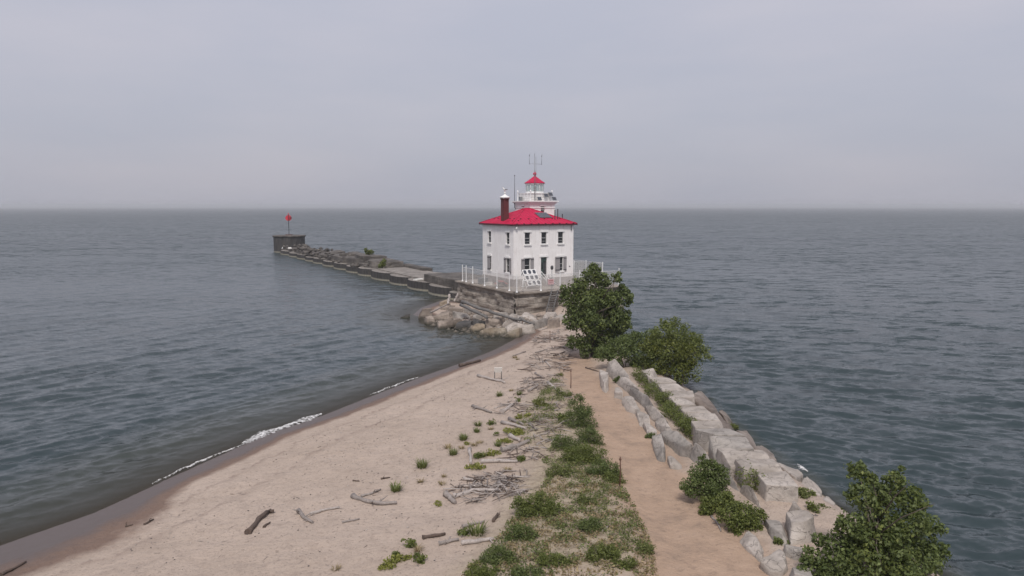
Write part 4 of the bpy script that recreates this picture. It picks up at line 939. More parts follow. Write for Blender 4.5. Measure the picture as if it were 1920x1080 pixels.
# ------------------------------------------------------------------ stone blocks beside the path
def quad(nl, nr_, fr_, fl, z): zs = z if hasattr(z, '__len__') else [z]*4; return [G(*p, zz) for p, zz in zip((nl, nr_, fr_, fl), zs)]
S2 = [((1443,917),(1497,911),(1473,883),(1419,887),2.45,'wide pale block with a cracked top behind the sandy gap'),((1396,881),(1471,876),(1450,860),(1377,860),2.55,'long pale block with a dark front edge, second from the sandy gap'),((1371,864),(1449,859),(1432,842),(1345,840),2.55,'long pale slab, third from the sandy gap'),
((1346,838),(1413,841),(1399,820),(1331,817),2.7,'brown topped block standing highest in the sea wall'),((1329,815),(1397,816),(1370,804),(1302,803),2.45,'grey tilted slab behind the highest block'),((1303,801),(1364,803),(1352,790),(1296,789),2.35,'pale smooth slab beside the trench plants'),
((1296,786),(1350,788),(1340,775),(1288,775),2.3,'pale slab next to the leafy end of the trench'),((1283,773),(1334,773),(1318,761),(1270,760),2.2,'narrow slab halfway along the trench'),((1268,758),(1314,758),(1305,746),(1258,747),2.2,'narrow pale slab opposite the split boulder'),
((1255,745),(1302,744),(1299,732),(1244,733),2.15,'thin pale slab third from the olive tree'),((1242,731),(1297,730),(1272,718),(1232,720),2.15,'pale slab second from the olive tree'),((1230,718),(1268,716),(1250,706),(1218,708),2.1,'pale slab at the foot of the olive tree'),((1216,706),(1246,704),(1224,690),(1203,694),2.1,'shaded end slab underneath the olive tree')]
for i, (a, b, c, d, z, lb) in enumerate(S2): stone('sea_wall_block', quad(a,b,c,d,[z+random.uniform(-.06,.06) for _ in range(4)]), 1.25, M['block' if i not in (3,4) else 'block_grey'], lb, 'flat blocks of the sea wall', n=12, bev=.05, rough=.042, seed=300+i, cuts=1)
S1 = [((1150,707),(1180,704),(1153,672),(1131,683),[1.75,2.4,2.4,1.85],'upright pale boulder at the head of the retaining row'),((1172,725),(1199,724),(1181,705),(1153,708),[1.75,2.4,2.4,1.8],'second retaining boulder from the olive tree end'),((1207,759),(1233,757),(1199,726),(1176,727),[1.75,2.4,2.4,1.8],'long smooth retaining boulder beside the thickest trench plants'),
((1222,780),(1254,782),(1234,759),(1209,761),[1.75,2.4,2.4,1.8],'pale retaining boulder with a rusty stain'),((1234,803),(1268,799),(1254,784),(1226,783),[1.8,2.4,2.4,1.8],'small wedge shaped retaining boulder'),((1262,845),(1303,828),(1271,800),(1236,806),[1.7,2.45,2.5,1.85],'largest tilted grey boulder overhanging the path'),
((1318,868),(1353,860),(1304,829),(1285,849),[1.8,2.4,2.45,1.8],'long slanted boulder next to the largest tilted one'),((1368,913),(1400,908),(1354,861),(1335,880),[1.7,2.3,2.4,1.8],'slanted boulder half hidden by the path bush'),((1420,945),(1441,943),(1402,909),(1378,915),[1.6,2.2,2.3,1.7],'low slanted boulder behind the path bush'),
((1458,1010),(1484,1004),(1452,962),(1432,968),[1.65,1.9,1.95,1.7],'buried grey slab with only its edge above the sand'),((1424,1037),(1440,1030),(1404,994),(1388,1002),[1.6,1.65,1.65,1.6],'narrow flat slab sunk level with the path'),((1457,1071),(1491,1046),(1453,1022),(1427,1050),[1.75,1.8,1.85,1.75],'square pale block with lines across its top by the path'),
((1482,1085),(1527,1080),(1512,1042),(1476,1060),[1.9,2.0,2.1,1.9],'rounded grey boulder at the edge of the near tree'),((1487,984),(1537,978),(1529,957),(1475,954),[2.3,2.3,2.35,2.35],'pale block with a scrawled mark beside the near tree'),((1477,950),(1512,952),(1503,936),(1476,935),[2.2,2.2,2.25,2.25],'small pale block behind the scrawled one'),((1478,1030),(1508,1040),(1500,1020),(1470,1018),[1.75,1.75,1.8,1.8],'dark small rock beside the near tree and square block')]
for i, (a, b, c, d, z, lb) in enumerate(S1):
    if i >= 9:
        zt = [GT(*q_)[2] for q_ in (a, b, c, d)]; off = [.34,.26,.30,.42,.75,.6,.3][i-9]; z = [.5*zz + .5*sum(zt)/4 + off for zz in zt]
    stone('retaining_boulder', quad(a,b,c,d,z), 1.0 if i < 9 else .8, M['block_grey' if i in (2,5,6,7,9,12,15) else 'block'], lb, 'boulders lining the path', 'boulder', n=12, bev=.07, rough=.075, seed=400+i, cuts=4, taper=1.1)
g = MB(); c = G(1521, 967, 2.375); 
for (x, y) in ((-.22,0),(-.1,.02),(.02,0),(.14,.01)): g.tube([(x,y-.05,0),(x+.03,y+.07,0),(x+.07,y-.05,0)], .012, 4)
g.tube([(-.26,-.08,0),(.24,-.07,0)], .01, 4)
go = g.build('scrawled_mark', M['graffiti']); 
blk = [o for o in bpy.data.objects if o.get('label','').startswith('pale block with a scrawled')][0]
go.parent = blk; go.location = Vector(c) - blk.location + Vector((0,0,.03))
SL = [((1128,718),(1141,722),(1140,698),(1124,692),1.75,'half buried stone below the upright boulder at the row head'),((1152,735),(1168,735),(1164,722),(1151,722),1.7,'small pale stone beside a green tuft at the path edge'),((1176,763),(1200,762),(1187,741),(1166,743),1.75,'half buried stone below the long smooth boulder'),
((1200,789),(1220,788),(1212,768),(1192,768),1.75,'half buried stone below the rust stained boulder'),((1214,808),(1232,806),(1226,790),(1206,790),1.75,'half buried stone below the wedge shaped boulder'),((1233,848),(1250,845),(1240,812),(1222,815),1.85,'tall narrow stone left of the largest tilted boulder'),((1256,871),(1280,868),(1274,853),(1252,856),1.7,'loose pale rock on the path below the largest boulder')]
for i, (a, b, c, d, z, lb) in enumerate(SL): stone('path_edge_stone', quad(a,b,c,d,[z+.02,z+.2,z+.2,z+.06]), .8, M['block' if i != 5 else 'block_grey'], lb, 'half buried stones at the path edge', 'stone', n=8, bev=.09, rough=.06, seed=500+i, cuts=3, taper=1.15)
S3 = [((1330,772),(1345,768),(1312,733),(1296,738),1.25,'dark stained upper slab sloping to the lake below the olive tree'),((1362,806),(1374,800),(1346,769),(1332,774),1.2,'dark stained slab halfway down the lake side slope'),((1345,770),(1352,766),(1318,733),(1308,732),.6,'lowest wet slab at the water below the olive tree'),((1372,797),(1380,791),(1354,768),(1346,770),.6,'wet slab at the water edge halfway along the sea wall'),
((1410,838),(1425,836),(1400,806),(1378,806),1.15,'brown slab with weeds on the lake side of the highest block'),((1450,866),(1466,862),(1428,834),(1412,838),1.2,'brown sloping slab beside the long blocks'),((1492,895),(1508,889),(1468,862),(1454,866),1.25,'pale sloping slab near the breaking wavelet'),((1524,925),(1542,918),(1510,890),(1496,897),1.25,'pale broken slab left of the near tree top'),((1552,950),(1566,944),(1544,920),(1528,928),1.1,'broken outermost slab touching the near tree')]
for i, (a, b, c, d, z, lb) in enumerate(S3): stone('lake_side_slab', quad(a,b,c,d,[z+.1,z-.3,z-.3,z+.1]), 1.1, M['block_wet' if i < 6 else 'block'], lb, 'slabs sloping into the lake', n=8, bev=.12, rough=.08, seed=600+i, cuts=2, taper=1.1)

# ------------------------------------------------------------------ foliage
def leaf_cloud(clumps, n, size, seed, shell=.55, up=.25, aspect=.55, sub=7, loose=.08):
    """leaves gathered in many small sprays around each limb, so that the outline stays ragged"""
    rg = np.random.default_rng(seed); C_ = []; R_ = []
    for c, r in clumps:
        r = np.array(r, float); C_.append(np.array(c, float)); R_.append(r*.84)
        for _ in range(sub):
            d = rg.normal(size=3); d /= np.linalg.norm(d); C_.append(np.array(c, float) + d*r*rg.uniform(.55,.92)); R_.append(r*rg.uniform(.28,.48))
    cl = np.array(C_); rd = np.array(R_)
    wgt = (rd[:,0]*rd[:,1] + rd[:,1]*rd[:,2] + rd[:,0]*rd[:,2]); wgt /= wgt.sum(); k = rg.choice(len(cl), n, p=wgt)
    d = rg.normal(size=(n,3)); d /= np.linalg.norm(d, axis=1, keepdims=True)
    lump = 1 + .25*(n3(d*2.2 + k[:,None]*3.7, seed % 50)); rad = (shell + (1-shell)*rg.random(n)**.6) * lump
    rad = np.where(rg.random(n) < loose, rad*rg.uniform(1.05,1.25+loose*2.2,n), rad)
    P = cl[k] + d*rd[k]*rad[:,None]
    nm = d*.7 + rg.normal(size=(n,3))*.6 + np.array([0,0,up]); nm /= np.linalg.norm(nm, axis=1, keepdims=True)
    t = np.cross(nm, rg.normal(size=(n,3))); t /= np.linalg.norm(t, axis=1, keepdims=True); b = np.cross(nm, t)
    s = size*(.5 + .9*rg.random(n))[:,None]
    V = np.stack([P - t*s, P + b*s*aspect + nm*s*.12, P + t*s, P - b*s*aspect + nm*s*.12], 1).reshape(-1,3)
    return V, np.arange(4*n).reshape(-1,4)
def blades(n, r, h, seed, w=.012, lean=.5):
    rg = np.random.default_rng(seed); V = []; Fq = []
    for i in range(n):
        a = rg.uniform(0,2*pi); rr_ = r*sqrt(rg.random())*.5; b = np.array([rr_*cos(a), rr_*sin(a), 0]); a2 = a + rg.normal(0,.6); hh_ = h*rg.uniform(.5,1.1); l_ = r*lean*rg.uniform(.3,1.3)
        tip = b + np.array([cos(a2)*l_, sin(a2)*l_, hh_]); mid = b*.5 + tip*.5 + np.array([0,0,hh_*.18]); s = np.array([-sin(a2), cos(a2), 0])*w
        k = len(V); V += [b-s, b+s, mid+s*.9, mid-s*.9, tip+s*.15, tip-s*.15]; Fq += [(k,k+1,k+2,k+3),(k+3,k+2,k+4,k+5)]
    return np.array(V), np.array(Fq)
def branches(name, base_r, tips, mat, parent, seed=0, stems=1, spread=0.0):
    rg = np.random.default_rng(seed); mb = MB()
    for t in tips:
        t = Vector(t); s = Vector((rg.uniform(-spread,spread), rg.uniform(-spread,spread), -.25)); m1 = s.lerp(t,.35) + Vector((0,0,t.z*.12)); m1.x *= .7; m1.y *= .7
        m2 = s.lerp(t,.7) + Vector(rg.normal(0,.06*t.length,3)); mb.tube([s, m1, m2, t], [base_r, base_r*.7, base_r*.42, base_r*.12], 7)
        for _ in range(3):
            e_ = m2 + Vector(rg.normal(0,.22*t.length,3)); mb.tube([m1.lerp(m2,.6), m2.lerp(e_,.5), e_], [base_r*.35, base_r*.22, base_r*.06], 5)
    return mb.build(name, mat, parent)
def plant(name, base, clumps, n, size, mat, label, cat, group=None, seed=0, base_r=.1, spread=.2, shell=.55, extra=None, up=.25, bark=None):
    root = empty(name, tuple(base), 0, label, cat, group)
    V, Fq = leaf_cloud(clumps, n, size, seed, shell, up, .38 if cat == 'shrub' else .55, loose=.26 if cat == 'shrub' else .08); np_mesh('crown' if cat == 'tree' else 'foliage', V, Fq, M[mat], root)
    branches('trunk' if cat == 'tree' else 'stems', base_r, [(c[0]*.9, c[1]*.9, c[2]) for c, r in clumps[:9]], bark or M['bark'], root, seed, spread=spread)
    if extra: V, Fq = leaf_cloud(*extra[:4], .4, up); np_mesh('leaf_tips', V, Fq, M[extra[4]], root)
    return root
def pxclumps(base, lst):
    """clump centres given as (pixel x, pixel y, radius m, depth offset m) about the plant's own distance"""
    out = []
    for (px, py, r, dy) in lst:
        d = ray(px, py); t = (base[1] + dy) / d[1]; p = d*t + np.array([0,0,CAM_H]) - np.array(base); rr_ = r if hasattr(r, '__len__') else (r, r, r*.9); out.append((p, rr_))
    return out
# tall cottonwood by the path head
b = GT(1112, 668); b = np.array([b[0]+.2, b[1], b[2]])
cl = pxclumps(b, [(1110,515,.95,0),(1085,540,.95,-.4),(1130,525,.9,.5),(1158,520,.55,.2),(1065,560,.75,0),(1100,565,1.3,-.8),(1140,560,1.2,-.3),(1170,560,.9,.6),(1075,600,1.0,-.4),(1110,605,1.35,-1.0),(1150,600,1.25,-.2),(1172,590,.75,.9),(1075,640,.75,-.5),(1095,660,.6,-.7),(1125,668,.9,-.6),(1155,660,.9,-.2),(1095,640,.9,-.6),(1130,640,1.1,-.5),(1160,630,.9,.3),(1115,500,.5,0),(1168,545,.7,.8),(1060,540,.6,.3),(1120,545,1.0,.3),(1150,580,1.1,.2),(1095,585,1.2,-.3),(1125,630,1.2,.2),(1165,610,.9,.5),(1075,585,.9,1.2),(1130,580,1.3,1.4)])
plant('cottonwood_tree', b, cl, 20000, .125, 'leaf_deep', 'tallest green leafy tree between the path head and the lighthouse', 'tree', seed=11, base_r=.16, spread=.35, shell=.35, extra=([cl[i] for i in (0,1,2,5,6,9,10)], 1600, .115, 12, 'leaf_mid'))
b = GT(1160, 690)
cl = pxclumps(b, [(1130,660,.8,-.2),(1160,650,1.1,.3),(1190,640,1.1,1.0),(1150,675,.7,-.4),(1185,665,1.1,.2),(1210,640,1.1,1.2),(1205,680,.9,0)])
plant('dark_bush', b, cl, 8000, .085, 'leaf_deep', 'dark low bush filling the gap between the two big trees', 'bush', seed=13, base_r=.06, spread=.8, shell=.4)
b = GT(1262, 712)
cl = pxclumps(b, [(1240,625,1.1,.2),(1270,620,1.1,.5),(1298,640,1.0,.6),(1318,665,.75,.4),(1225,650,1.0,-.2),(1260,655,1.3,-.6),(1290,670,1.1,-.3),(1235,685,.9,-.4),(1270,690,1.0,-.5),(1300,695,.8,0),(1310,650,.8,1.0),(1255,608,.7,.4),(1280,712,.55,-.5),(1215,670,.8,.4),(1240,640,1.0,1.8),(1280,640,1.2,1.8)])
plant('olive_tree', b, cl, 13000, .08, 'leaf_mid', 'rounded tree with olive yellow leaves overhanging the sea wall', 'tree', seed=15, base_r=.10, spread=.7, shell=.45, extra=([cl[i] for i in (4,5,6,7,8)], 6000, .075, 16, 'leaf_olive'), bark=M['drift_grey'])
# near tree at the right
b = np.array([*G(1655,1105,1.1)[:2], 1.0])
cl = pxclumps(b, [(1605,885,.34,.2),(1630,895,.30,.3),(1680,900,.36,.3),(1615,930,.55,0),(1660,935,.6,.3),(1705,930,.55,.4),(1600,985,.65,-.2),(1650,985,.8,0),(1705,985,.75,.1),(1745,985,.5,.5),(1570,1030,.65,-.3),(1620,1045,.8,-.5),(1680,1050,.85,-.4),(1735,1045,.7,.1),(1760,1030,.42,.6),(1555,1070,.55,-.5),(1600,1090,.7,-.8),(1660,1105,.8,-.8),(1720,1100,.7,-.3),(1535,1010,.3,0),(1525,1045,.42,-.2),(1545,1075,.5,-.4),(1510,1065,.3,-.3),(1535,1095,.5,-.6),(1640,1010,.9,1.2),(1700,1020,.9,1.2),(1690,880,.16,.3),(1612,872,.2,.2)])
plant('near_tree', b, cl, 21000, .07, 'leaf_deep', 'dark glossy tree nearest the camera at the end of the sea wall', 'tree', seed=17, base_r=.09, spread=.5, shell=.35, extra=([cl[i] for i in (0,1,2,3,4,5,6,7,8,11,12)], 2500, .065, 18, 'leaf_mid'))
# bushes on the path edge
def bush(px, py, spec, mat, label, n, size, seed, cat='bush', extra=None, br_=.03, name='path_bush'):
    b = GT(px, py); cl = pxclumps(b, spec)
    if cat == 'shrub' and py > 935: cl = [(c, tuple(np.array(r)*np.array([1.08,1.08,1.1]))) for c, r in cl]; n = int(n*1.6); size *= .85
    elif cat == 'shrub': cl = [(c, tuple(np.array(r)*np.array([1.30,1.30,1.30]))) for c, r in cl]; n = int(n*2.2); size *= .85
    elif px > 1300 and 930 < py < 1000: cl = [(c, tuple(np.array(r)*1.28)) for c, r in cl]; n = int(n*2.1); size *= .88
    else: n = int(n*1.5); size *= .9
    return plant(name, b, cl, n, size, mat, label, cat, 'bushes and shrubs of the spit', seed, br_, .35, .35, extra)
bush(1325, 940, [(1310,885,.42,.1),(1330,880,.4,.2),(1350,895,.45,.2),(1295,910,.42,-.1),(1325,915,.55,-.2),(1350,925,.45,0),(1318,858,.15,.2),(1335,868,.2,.2)], 'leaf_deep', 'rounded dark green bush at the path edge below the boulders', 4200, .055, 21)
bush(1340, 960, [(1330,945,.35,-.1),(1355,940,.4,0),(1370,955,.35,.1),(1322,955,.25,-.2)], 'leaf_mid', 'middle bush of the three at the path edge', 2200, .055, 22)
bush(1395, 990, [(1370,965,.38,-.1),(1395,960,.45,0),(1418,965,.36,.2),(1380,985,.35,-.3),(1408,985,.35,-.1)], 'leaf_mid', 'bright green bush of the three nearest the flat sunken slab', 3000, .055, 23)
# the trench plants
def trench_bush(pxs, label, n, seed):
    b = GT(*pxs[len(pxs)//2]); rg = np.random.default_rng(seed); cl = []
    for q in pxs:
        p = GT(q[0]-4, q[1]+7) - b; r = rg.uniform(.50,.74); cl.append((p + np.array([rg.normal(0,.1), rg.normal(0,.1), rg.uniform(.30,.60)]), (r, r, r*rg.uniform(.8,1.1))))
    plant('trench_plants', b, cl, n, .045, 'leaf_mid', label, 'bush', 'bushes and shrubs of the spit', seed, .03, .35, .35)
trench_bush([(1196,700),(1203,708),(1210,716),(1217,723),(1224,730),(1231,738)], 'trailing plants in the trench at the olive tree end', 3600, 24)
trench_bush([(1236,744),(1242,751),(1249,758),(1256,766),(1263,774)], 'trailing plants halfway along the trench between the blocks', 3600, 25)
trench_bush([(1269,781),(1276,789),(1283,797),(1290,805),(1297,812),(1304,818),(1300,806)], 'thick leafy plants at the near end of the trench', 4600, 26)
bush(1157, 718, [(1157,714,.28,0),(1162,708,.2,0)], 'leaf_deep', 'small green tuft growing between two retaining boulders', 600, .05, 27)
bush(1218, 820, [(1216,819,.26,0),(1224,815,.2,0)], 'leaf_deep', 'green tuft at the foot of the tall narrow stone', 600, .05, 28)
bush(1412, 905, [(1405,895,.3,0),(1414,908,.3,-.1),(1420,920,.25,-.2)], 'leaf_deep', 'bush squeezed between slanted boulder and cracked block', 1200, .05, 29)
trench_bush([(1385,880),(1394,888),(1402,897),(1410,906),(1418,915)], 'plants in the gap behind the path bush and the slanted boulders', 2600, 36)
bush(1508, 930, [(1500,928,.3,0),(1512,925,.35,.1),(1522,930,.28,.2)], 'leaf_grass', 'grassy bush on the lake side of the cracked block', 1300, .05, 30)
bush(1365, 860, [(1360,874,.2,0),(1368,880,.22,-.1),(1358,868,.15,.1)], 'leaf_olive', 'yellow green sprig beside the long slanted boulder', 500, .045, 31)
bush(1330, 833, [(1325,833,.22,0),(1330,842,.22,-.2)], 'leaf_deep', 'small plant in the gap below the highest block', 600, .045, 32)
bush(1375, 803, [(1372,800,.3,0),(1380,803,.25,0)], 'leaf_grass', 'weed tuft on the lake side slabs', 600, .05, 33)
bush(1465, 1020, [(1460,1018,.22,0),(1472,1020,.2,0)], 'leaf_mid', 'low green plant on the small dark rock', 500, .05, 34)
bush(1530, 955, [(1525,952,.25,0),(1545,960,.3,.1),(1555,968,.25,0)], 'leaf_mid', 'leafy plant between the scrawled block and the near tree', 900, .05, 35)
# the shrubs of the central ridge
bush(1088, 800, [(1086,745,.22,.2),(1083,760,.35,.1),(1098,770,.38,.2),(1080,785,.5,0),(1100,790,.5,.1),(1088,810,.55,-.2),(1070,815,.4,-.1),(1108,815,.4,0)], 'leaf_deep', 'tall dark shrub at the head of the central ridge', 5200, .055, 41, 'shrub')
bush(1060, 840, [(1050,830,.4,0),(1068,835,.45,0),(1045,850,.35,-.2),(1075,850,.45,-.2)], 'leaf_deep', 'spreading dark shrub left of the tall ridge shrub', 2600, .05, 42, 'shrub')
bush(1105, 865, [(1095,845,.4,.1),(1115,850,.45,.1),(1095,865,.45,-.1),(1120,870,.45,0),(1080,870,.38,-.1)], 'leaf_mid', 'mid green shrub in the middle of the central ridge', 3400, .05, 43, 'shrub')
bush(1130, 890, [(1125,875,.4,.1),(1142,880,.4,.1),(1130,893,.38,-.1),(1150,888,.3,.1),(1110,890,.3,-.1)], 'leaf_deep', 'dark shrub beside the thin post on the ridge', 2600, .05, 44, 'shrub')
bush(1045, 890, [(1035,885,.28,0),(1055,885,.3,0),(1070,890,.3,0)], 'leaf_grass', 'low sparse shrub left of the middle ridge shrub', 1300, .05, 45, 'shrub')
bush(1108, 832, [(1100,815,.4,0),(1115,822,.42,.1),(1090,832,.4,-.1),(1118,840,.4,.1)], 'leaf_deep', 'dark shrub joining the tall ridge shrub to the middle one', 2600, .05, 60, 'shrub')
bush(1078, 862, [(1068,850,.36,0),(1085,856,.4,.1),(1072,866,.34,-.1)], 'leaf_mid', 'mid green shrub filling the left of the ridge mass', 1800, .05, 62, 'shrub')
bush(1150, 905, [(1142,898,.3,0),(1158,900,.28,.1)], 'leaf_mid', 'small mid green shrub directly left of the post foot', 1000, .05, 63, 'shrub')
bush(1010, 965, [(975,945,.35,0),(1000,940,.42,.2),(1025,948,.4,.2),(985,958,.4,-.1),(1015,962,.42,-.1),(1040,955,.34,.1)], 'leaf_mid', 'broad round shrub at the left of the ground cover', 4200, .05, 46, 'shrub')
bush(975, 1010, [(960,1002,.32,0),(980,998,.36,.1),(995,1006,.3,0)], 'leaf_deep', 'dark low shrub just below the broad round one', 1900, .045, 47, 'shrub')
bush(1105, 995, [(1098,985,.28,0),(1115,982,.28,.1),(1110,995,.28,-.1)], 'leaf_deep', 'single shrub standing amid the ground cover', 1500, .045, 48, 'shrub')
bush(1100, 945, [(1092,940,.26,0),(1108,938,.26,.1)], 'leaf_grass', 'small shrub on the ground cover below the thin post', 1000, .045, 49, 'shrub')
bush(1132, 1048, [(1115,1040,.32,0),(1135,1035,.32,.1),(1150,1042,.28,.1)], 'leaf_mid', 'leafy shrub low on the ridge near the path', 1900, .045, 50, 'shrub')
bush(1037, 1058, [(1025,1052,.28,0),(1045,1050,.3,.1),(1060,1055,.25,0)], 'leaf_mid', 'leafy shrub between the lower dark shrub and the near path', 1700, .045, 51, 'shrub')
bush(935, 1052, [(915,1048,.32,0),(935,1040,.34,.1),(955,1045,.3,.1),(925,1060,.28,-.1)], 'leaf_deep', 'dark leafy shrub at the lower left of the ridge', 2200, .045, 52, 'shrub')
bush(905, 1080, [(890,1072,.28,0),(915,1075,.32,0),(900,1085,.3,-.2)], 'leaf_mid', 'leafy shrub leftmost along the bottom of the ridge', 1700, .045, 53, 'shrub')
bush(985, 1082, [(970,1075,.26,0),(990,1072,.3,.1),(1010,1080,.26,0)], 'leaf_deep', 'dark shrub at the bottom of the ridge beside the dry patch', 1600, .045, 54, 'shrub')
bush(1172, 1062, [(1160,1058,.24,0),(1180,1055,.26,0)], 'leaf_mid', 'small leafy shrub at the bottom right of the ridge', 1100, .045, 55, 'shrub')
bush(1210, 1036, [(1203,1032,.24,0),(1216,1030,.22,0)], 'leaf_grass', 'feathery grass clump at the very edge of the path', 1000, .045, 56, 'shrub')
bush(1065, 705, [(1050,705,.25,0),(1042,712,.3,0),(1052,716,.25,0)], 'leaf_olive', 'yellow green plant at the top of the plant line', 1000, .05, 57, 'shrub')
bush(1055, 742, [(1048,735,.3,0),(1060,742,.3,0),(1045,748,.25,0)], 'leaf_grass', 'grassy plant between the logs above the ridge', 1100, .05, 58, 'shrub')
bush(1020, 762, [(1012,758,.3,0),(1024,762,.26,0)], 'leaf_olive', 'yellow green plant among grey branches', 900, .05, 59, 'shrub')

# tufts on the open beach: a few kinds, copied
def tuft_proto(kind, seed):
    if kind == 'grass': V, Fq = blades(90, .26, .26, seed, .012, .8); m = M['leaf_grass']
    elif kind == 'leafy': V, Fq = leaf_cloud([((0,0,.12),(.22,.22,.14)),((.1,.05,.10),(.16,.14,.12))], 260, .04, seed, .3); m = M['leaf_mid']
    elif kind == 'yellow': V, Fq = leaf_cloud([((0,0,.08),(.28,.22,.10)),((-.18,.1,.07),(.18,.16,.08)),((.2,-.06,.06),(.16,.14,.08))], 260, .04, seed, .3); m = M['leaf_yellow']
    else: V, Fq = blades(50, .2, .16, seed, .011, 1.0); m = M['leaf_dry']
    o = np_mesh('beach_plant', V, Fq, m); COL.objects.unlink(o); return o
protos = {k: [tuft_proto(k, 70+i*7) for i in range(3)] for k in ('grass','leafy','yellow','dry')}
def z8(a, b): return (800+a/4.354, 640+b/4.354)
def z1(a, b): return (760+a/4, 830+b/4)
def z2(a, b): return (400+a/4.1545, 820+b/4.1545)
T = [(*z8(595,447),'grass',1.2,'green tuft on open sand above the sawn pale log'),(*z8(755,437),'grass',1.1,'green tuft right of the one above the sawn log'),(*z8(690,405),'dry',1.0,'small dry tuft below the small sign'),(*z8(745,490),'leafy',1.1,'flat grey green plant just above the sawn log'),(*z8(420,690),'grass',1.1,'upper green tuft of the pair left of the long pale log'),
(*z8(410,742),'grass',1.0,'lower green tuft of the pair left of the long pale log'),(*z8(535,678),'leafy',1.2,'leafy tuft beside the left end of the long pale log'),(*z8(525,718),'dry',1.0,'dry tuft below the leafy one near the long pale log'),(*z8(300,805),'grass',1.3,'bright round tuft left of the pointing plank'),(*z8(328,840),'yellow',.8,'yellow green sprig under the bright round tuft'),
(*z8(175,872),'dry',1.3,'brownish tuft farthest left in the plant scatter'),(*z8(218,925),'grass',1.2,'green tuft between the brownish tuft and the plank'),(*z8(390,850),'dry',1.1,'dry tuft right above the pointing plank'),(*z8(430,833),'dry',1.0,'dry tuft beside another above the bleached beam'),(*z8(285,876),'dry',1.0,'dry tuft left of the pointing plank top'),
(*z8(530,925),'yellow',1.5,'wide yellow green plant above the bleached beam'),(*z8(410,955),'leafy',1.2,'leafy plant at the joint of plank and beam'),(*z8(450,945),'grass',1.0,'green tuft right above the left end of the beam'),(*z8(570,768),'leafy',.9,'small leafy plant below the long pale log'),(*z8(580,855),'grass',1.0,'upright green tuft left of the thick dark-ended log'),
(*z8(660,1055),'dry',1.1,'greyish tuft below the bleached beam'),(*z8(700,757),'yellow',1.9,'large yellow green plant under the long pale log'),(*z8(765,752),'yellow',1.4,'yellow green plant right beside the large one'),(*z8(790,620),'yellow',1.6,'yellow green plant above the grey split log'),(*z8(640,825),'yellow',1.4,'yellow green plant above the thick dark-ended log'),
(*z8(765,980),'leafy',1.2,'bushy plant at the right end of the beam'),(*z8(720,135),'dry',1.4,'dark dry clump on the sand near the cove'),(*z8(742,148),'dry',1.1,'smaller dark clump beside another near the cove'),(*z8(1100,640),'leafy',1.6,'green plant left of the tall ridge shrub'),
(*z1(125,186),'grass',1.5,'lone green tuft on the bare beach above the large limb'),(*z1(530,195),'yellow',1.6,'yellow plant below the pointing plank'),(*z1(275,312),'dry',1.0,'small brownish tuft left of the driftwood heap'),(*z1(250,465),'yellow',.9,'small yellow plant below the left of the heap'),(*z1(30,778),'leafy',1.3,'green plant left of the straight dark stick'),
(*z1(100,890),'leafy',1.3,'grey green plant below the straight dark stick'),(*z1(430,690),'leafy',1.2,'green plant below the knotted grey branch'),(*z1(540,690),'grass',1.6,'bright green plant hanging at the knotted branch'),(*z1(115,295),'dry',1.0,'faint dry tuft on the bare beach left of the heap'),(*z1(290,256),'dry',.8,'tiny dry tuft between beam and heap'),
(*z2(1420,418),'grass',1.4,'round green tuft right of the large grey limb'),(*z2(1455,960),'yellow',1.3,'yellow green plant low on the beach, upper of three'),(*z2(1390,978),'yellow',1.3,'yellow green plant low on the beach, middle of three'),(*z2(1358,1020),'yellow',1.0,'yellow green plant low on the beach, lowest of three'),(*z2(1415,925),'leafy',.8,'small green plant above the three yellow ones'),
(*z2(1597,882),'dry',1.1,'dry plant between the green plant and the dark stick'),(*z2(955,1030),'dry',.9,'small brown tuft alone at the bottom of the beach')]
for i, (px, py, kd, s, lb) in enumerate(T):
    src = protos[kd][i % 3]; o = src.copy(); COL.objects.link(o); p = GT(px, py); o.location = (p[0], p[1], p[2]-.02); o.scale = (s, s, s); o.rotation_euler = (0,0,random.uniform(0,6.28)); tag(o, lb, 'beach plant', 'small plants scattered over the beach')

# creeping ground cover and litter: nobody could count them
def scatter(poly, n, seed, thr=.0, sc=.8):
    rg = np.random.default_rng(seed); mn = poly.min(0); mx_ = poly.max(0); out = np.zeros((0,2))
    while len(out) < n:
        q = rg.uniform(mn, mx_, (n*3, 2)); q = q[inside(q[:,0], q[:,1], poly)]
        if thr > 0: q = q[fbm(q[:,0]*sc, q[:,1]*sc, 4, seed) + rg.normal(0,.05,len(q)) > thr]
        out = np.vstack([out, q])
    return out[:n], rg
gc_poly = P0([(1075,870),(1160,900),(1195,960),(1225,1030),(1235,1090),(850,1090),(915,1035),(950,985),(985,960),(1030,895)], 1.6)
def ground_leaves(poly, n, mat, seed, size, name, label, thr, hgt=.18, sc=.95):
    q, rg = scatter(poly, n, seed, thr, sc); z = H(q[:,0], q[:,1]); P = np.stack([q[:,0], q[:,1], z + rg.random(n)**1.5*hgt + .01], 1)
    nm = rg.normal(size=(n,3))*.6 + np.array([0,0,.8]); nm /= np.linalg.norm(nm, axis=1, keepdims=True); t = np.cross(nm, rg.normal(size=(n,3))); t /= np.linalg.norm(t, axis=1, keepdims=True); b = np.cross(nm, t); s = size*(.5+rg.random(n))[:,None]
    V = np.stack([P-t*s, P+b*s*.5, P+t*s, P-b*s*.5], 1).reshape(-1,3); o = np_mesh(name, V, np.arange(4*n).reshape(-1,4), M[mat]); return tag(o, label, 'ground cover', kind='stuff')
ground_leaves(gc_poly, 7000, 'leaf_grass', 81, .042, 'ground_cover', 'creeping green ground cover over the sandy ridge', .575, .20, 1.9)
ground_leaves(gc_poly, 3600, 'leaf_deep', 84, .042, 'dark_ground_cover', 'dark creeping plants in patches over the sandy ridge', .575, .22, 1.5)
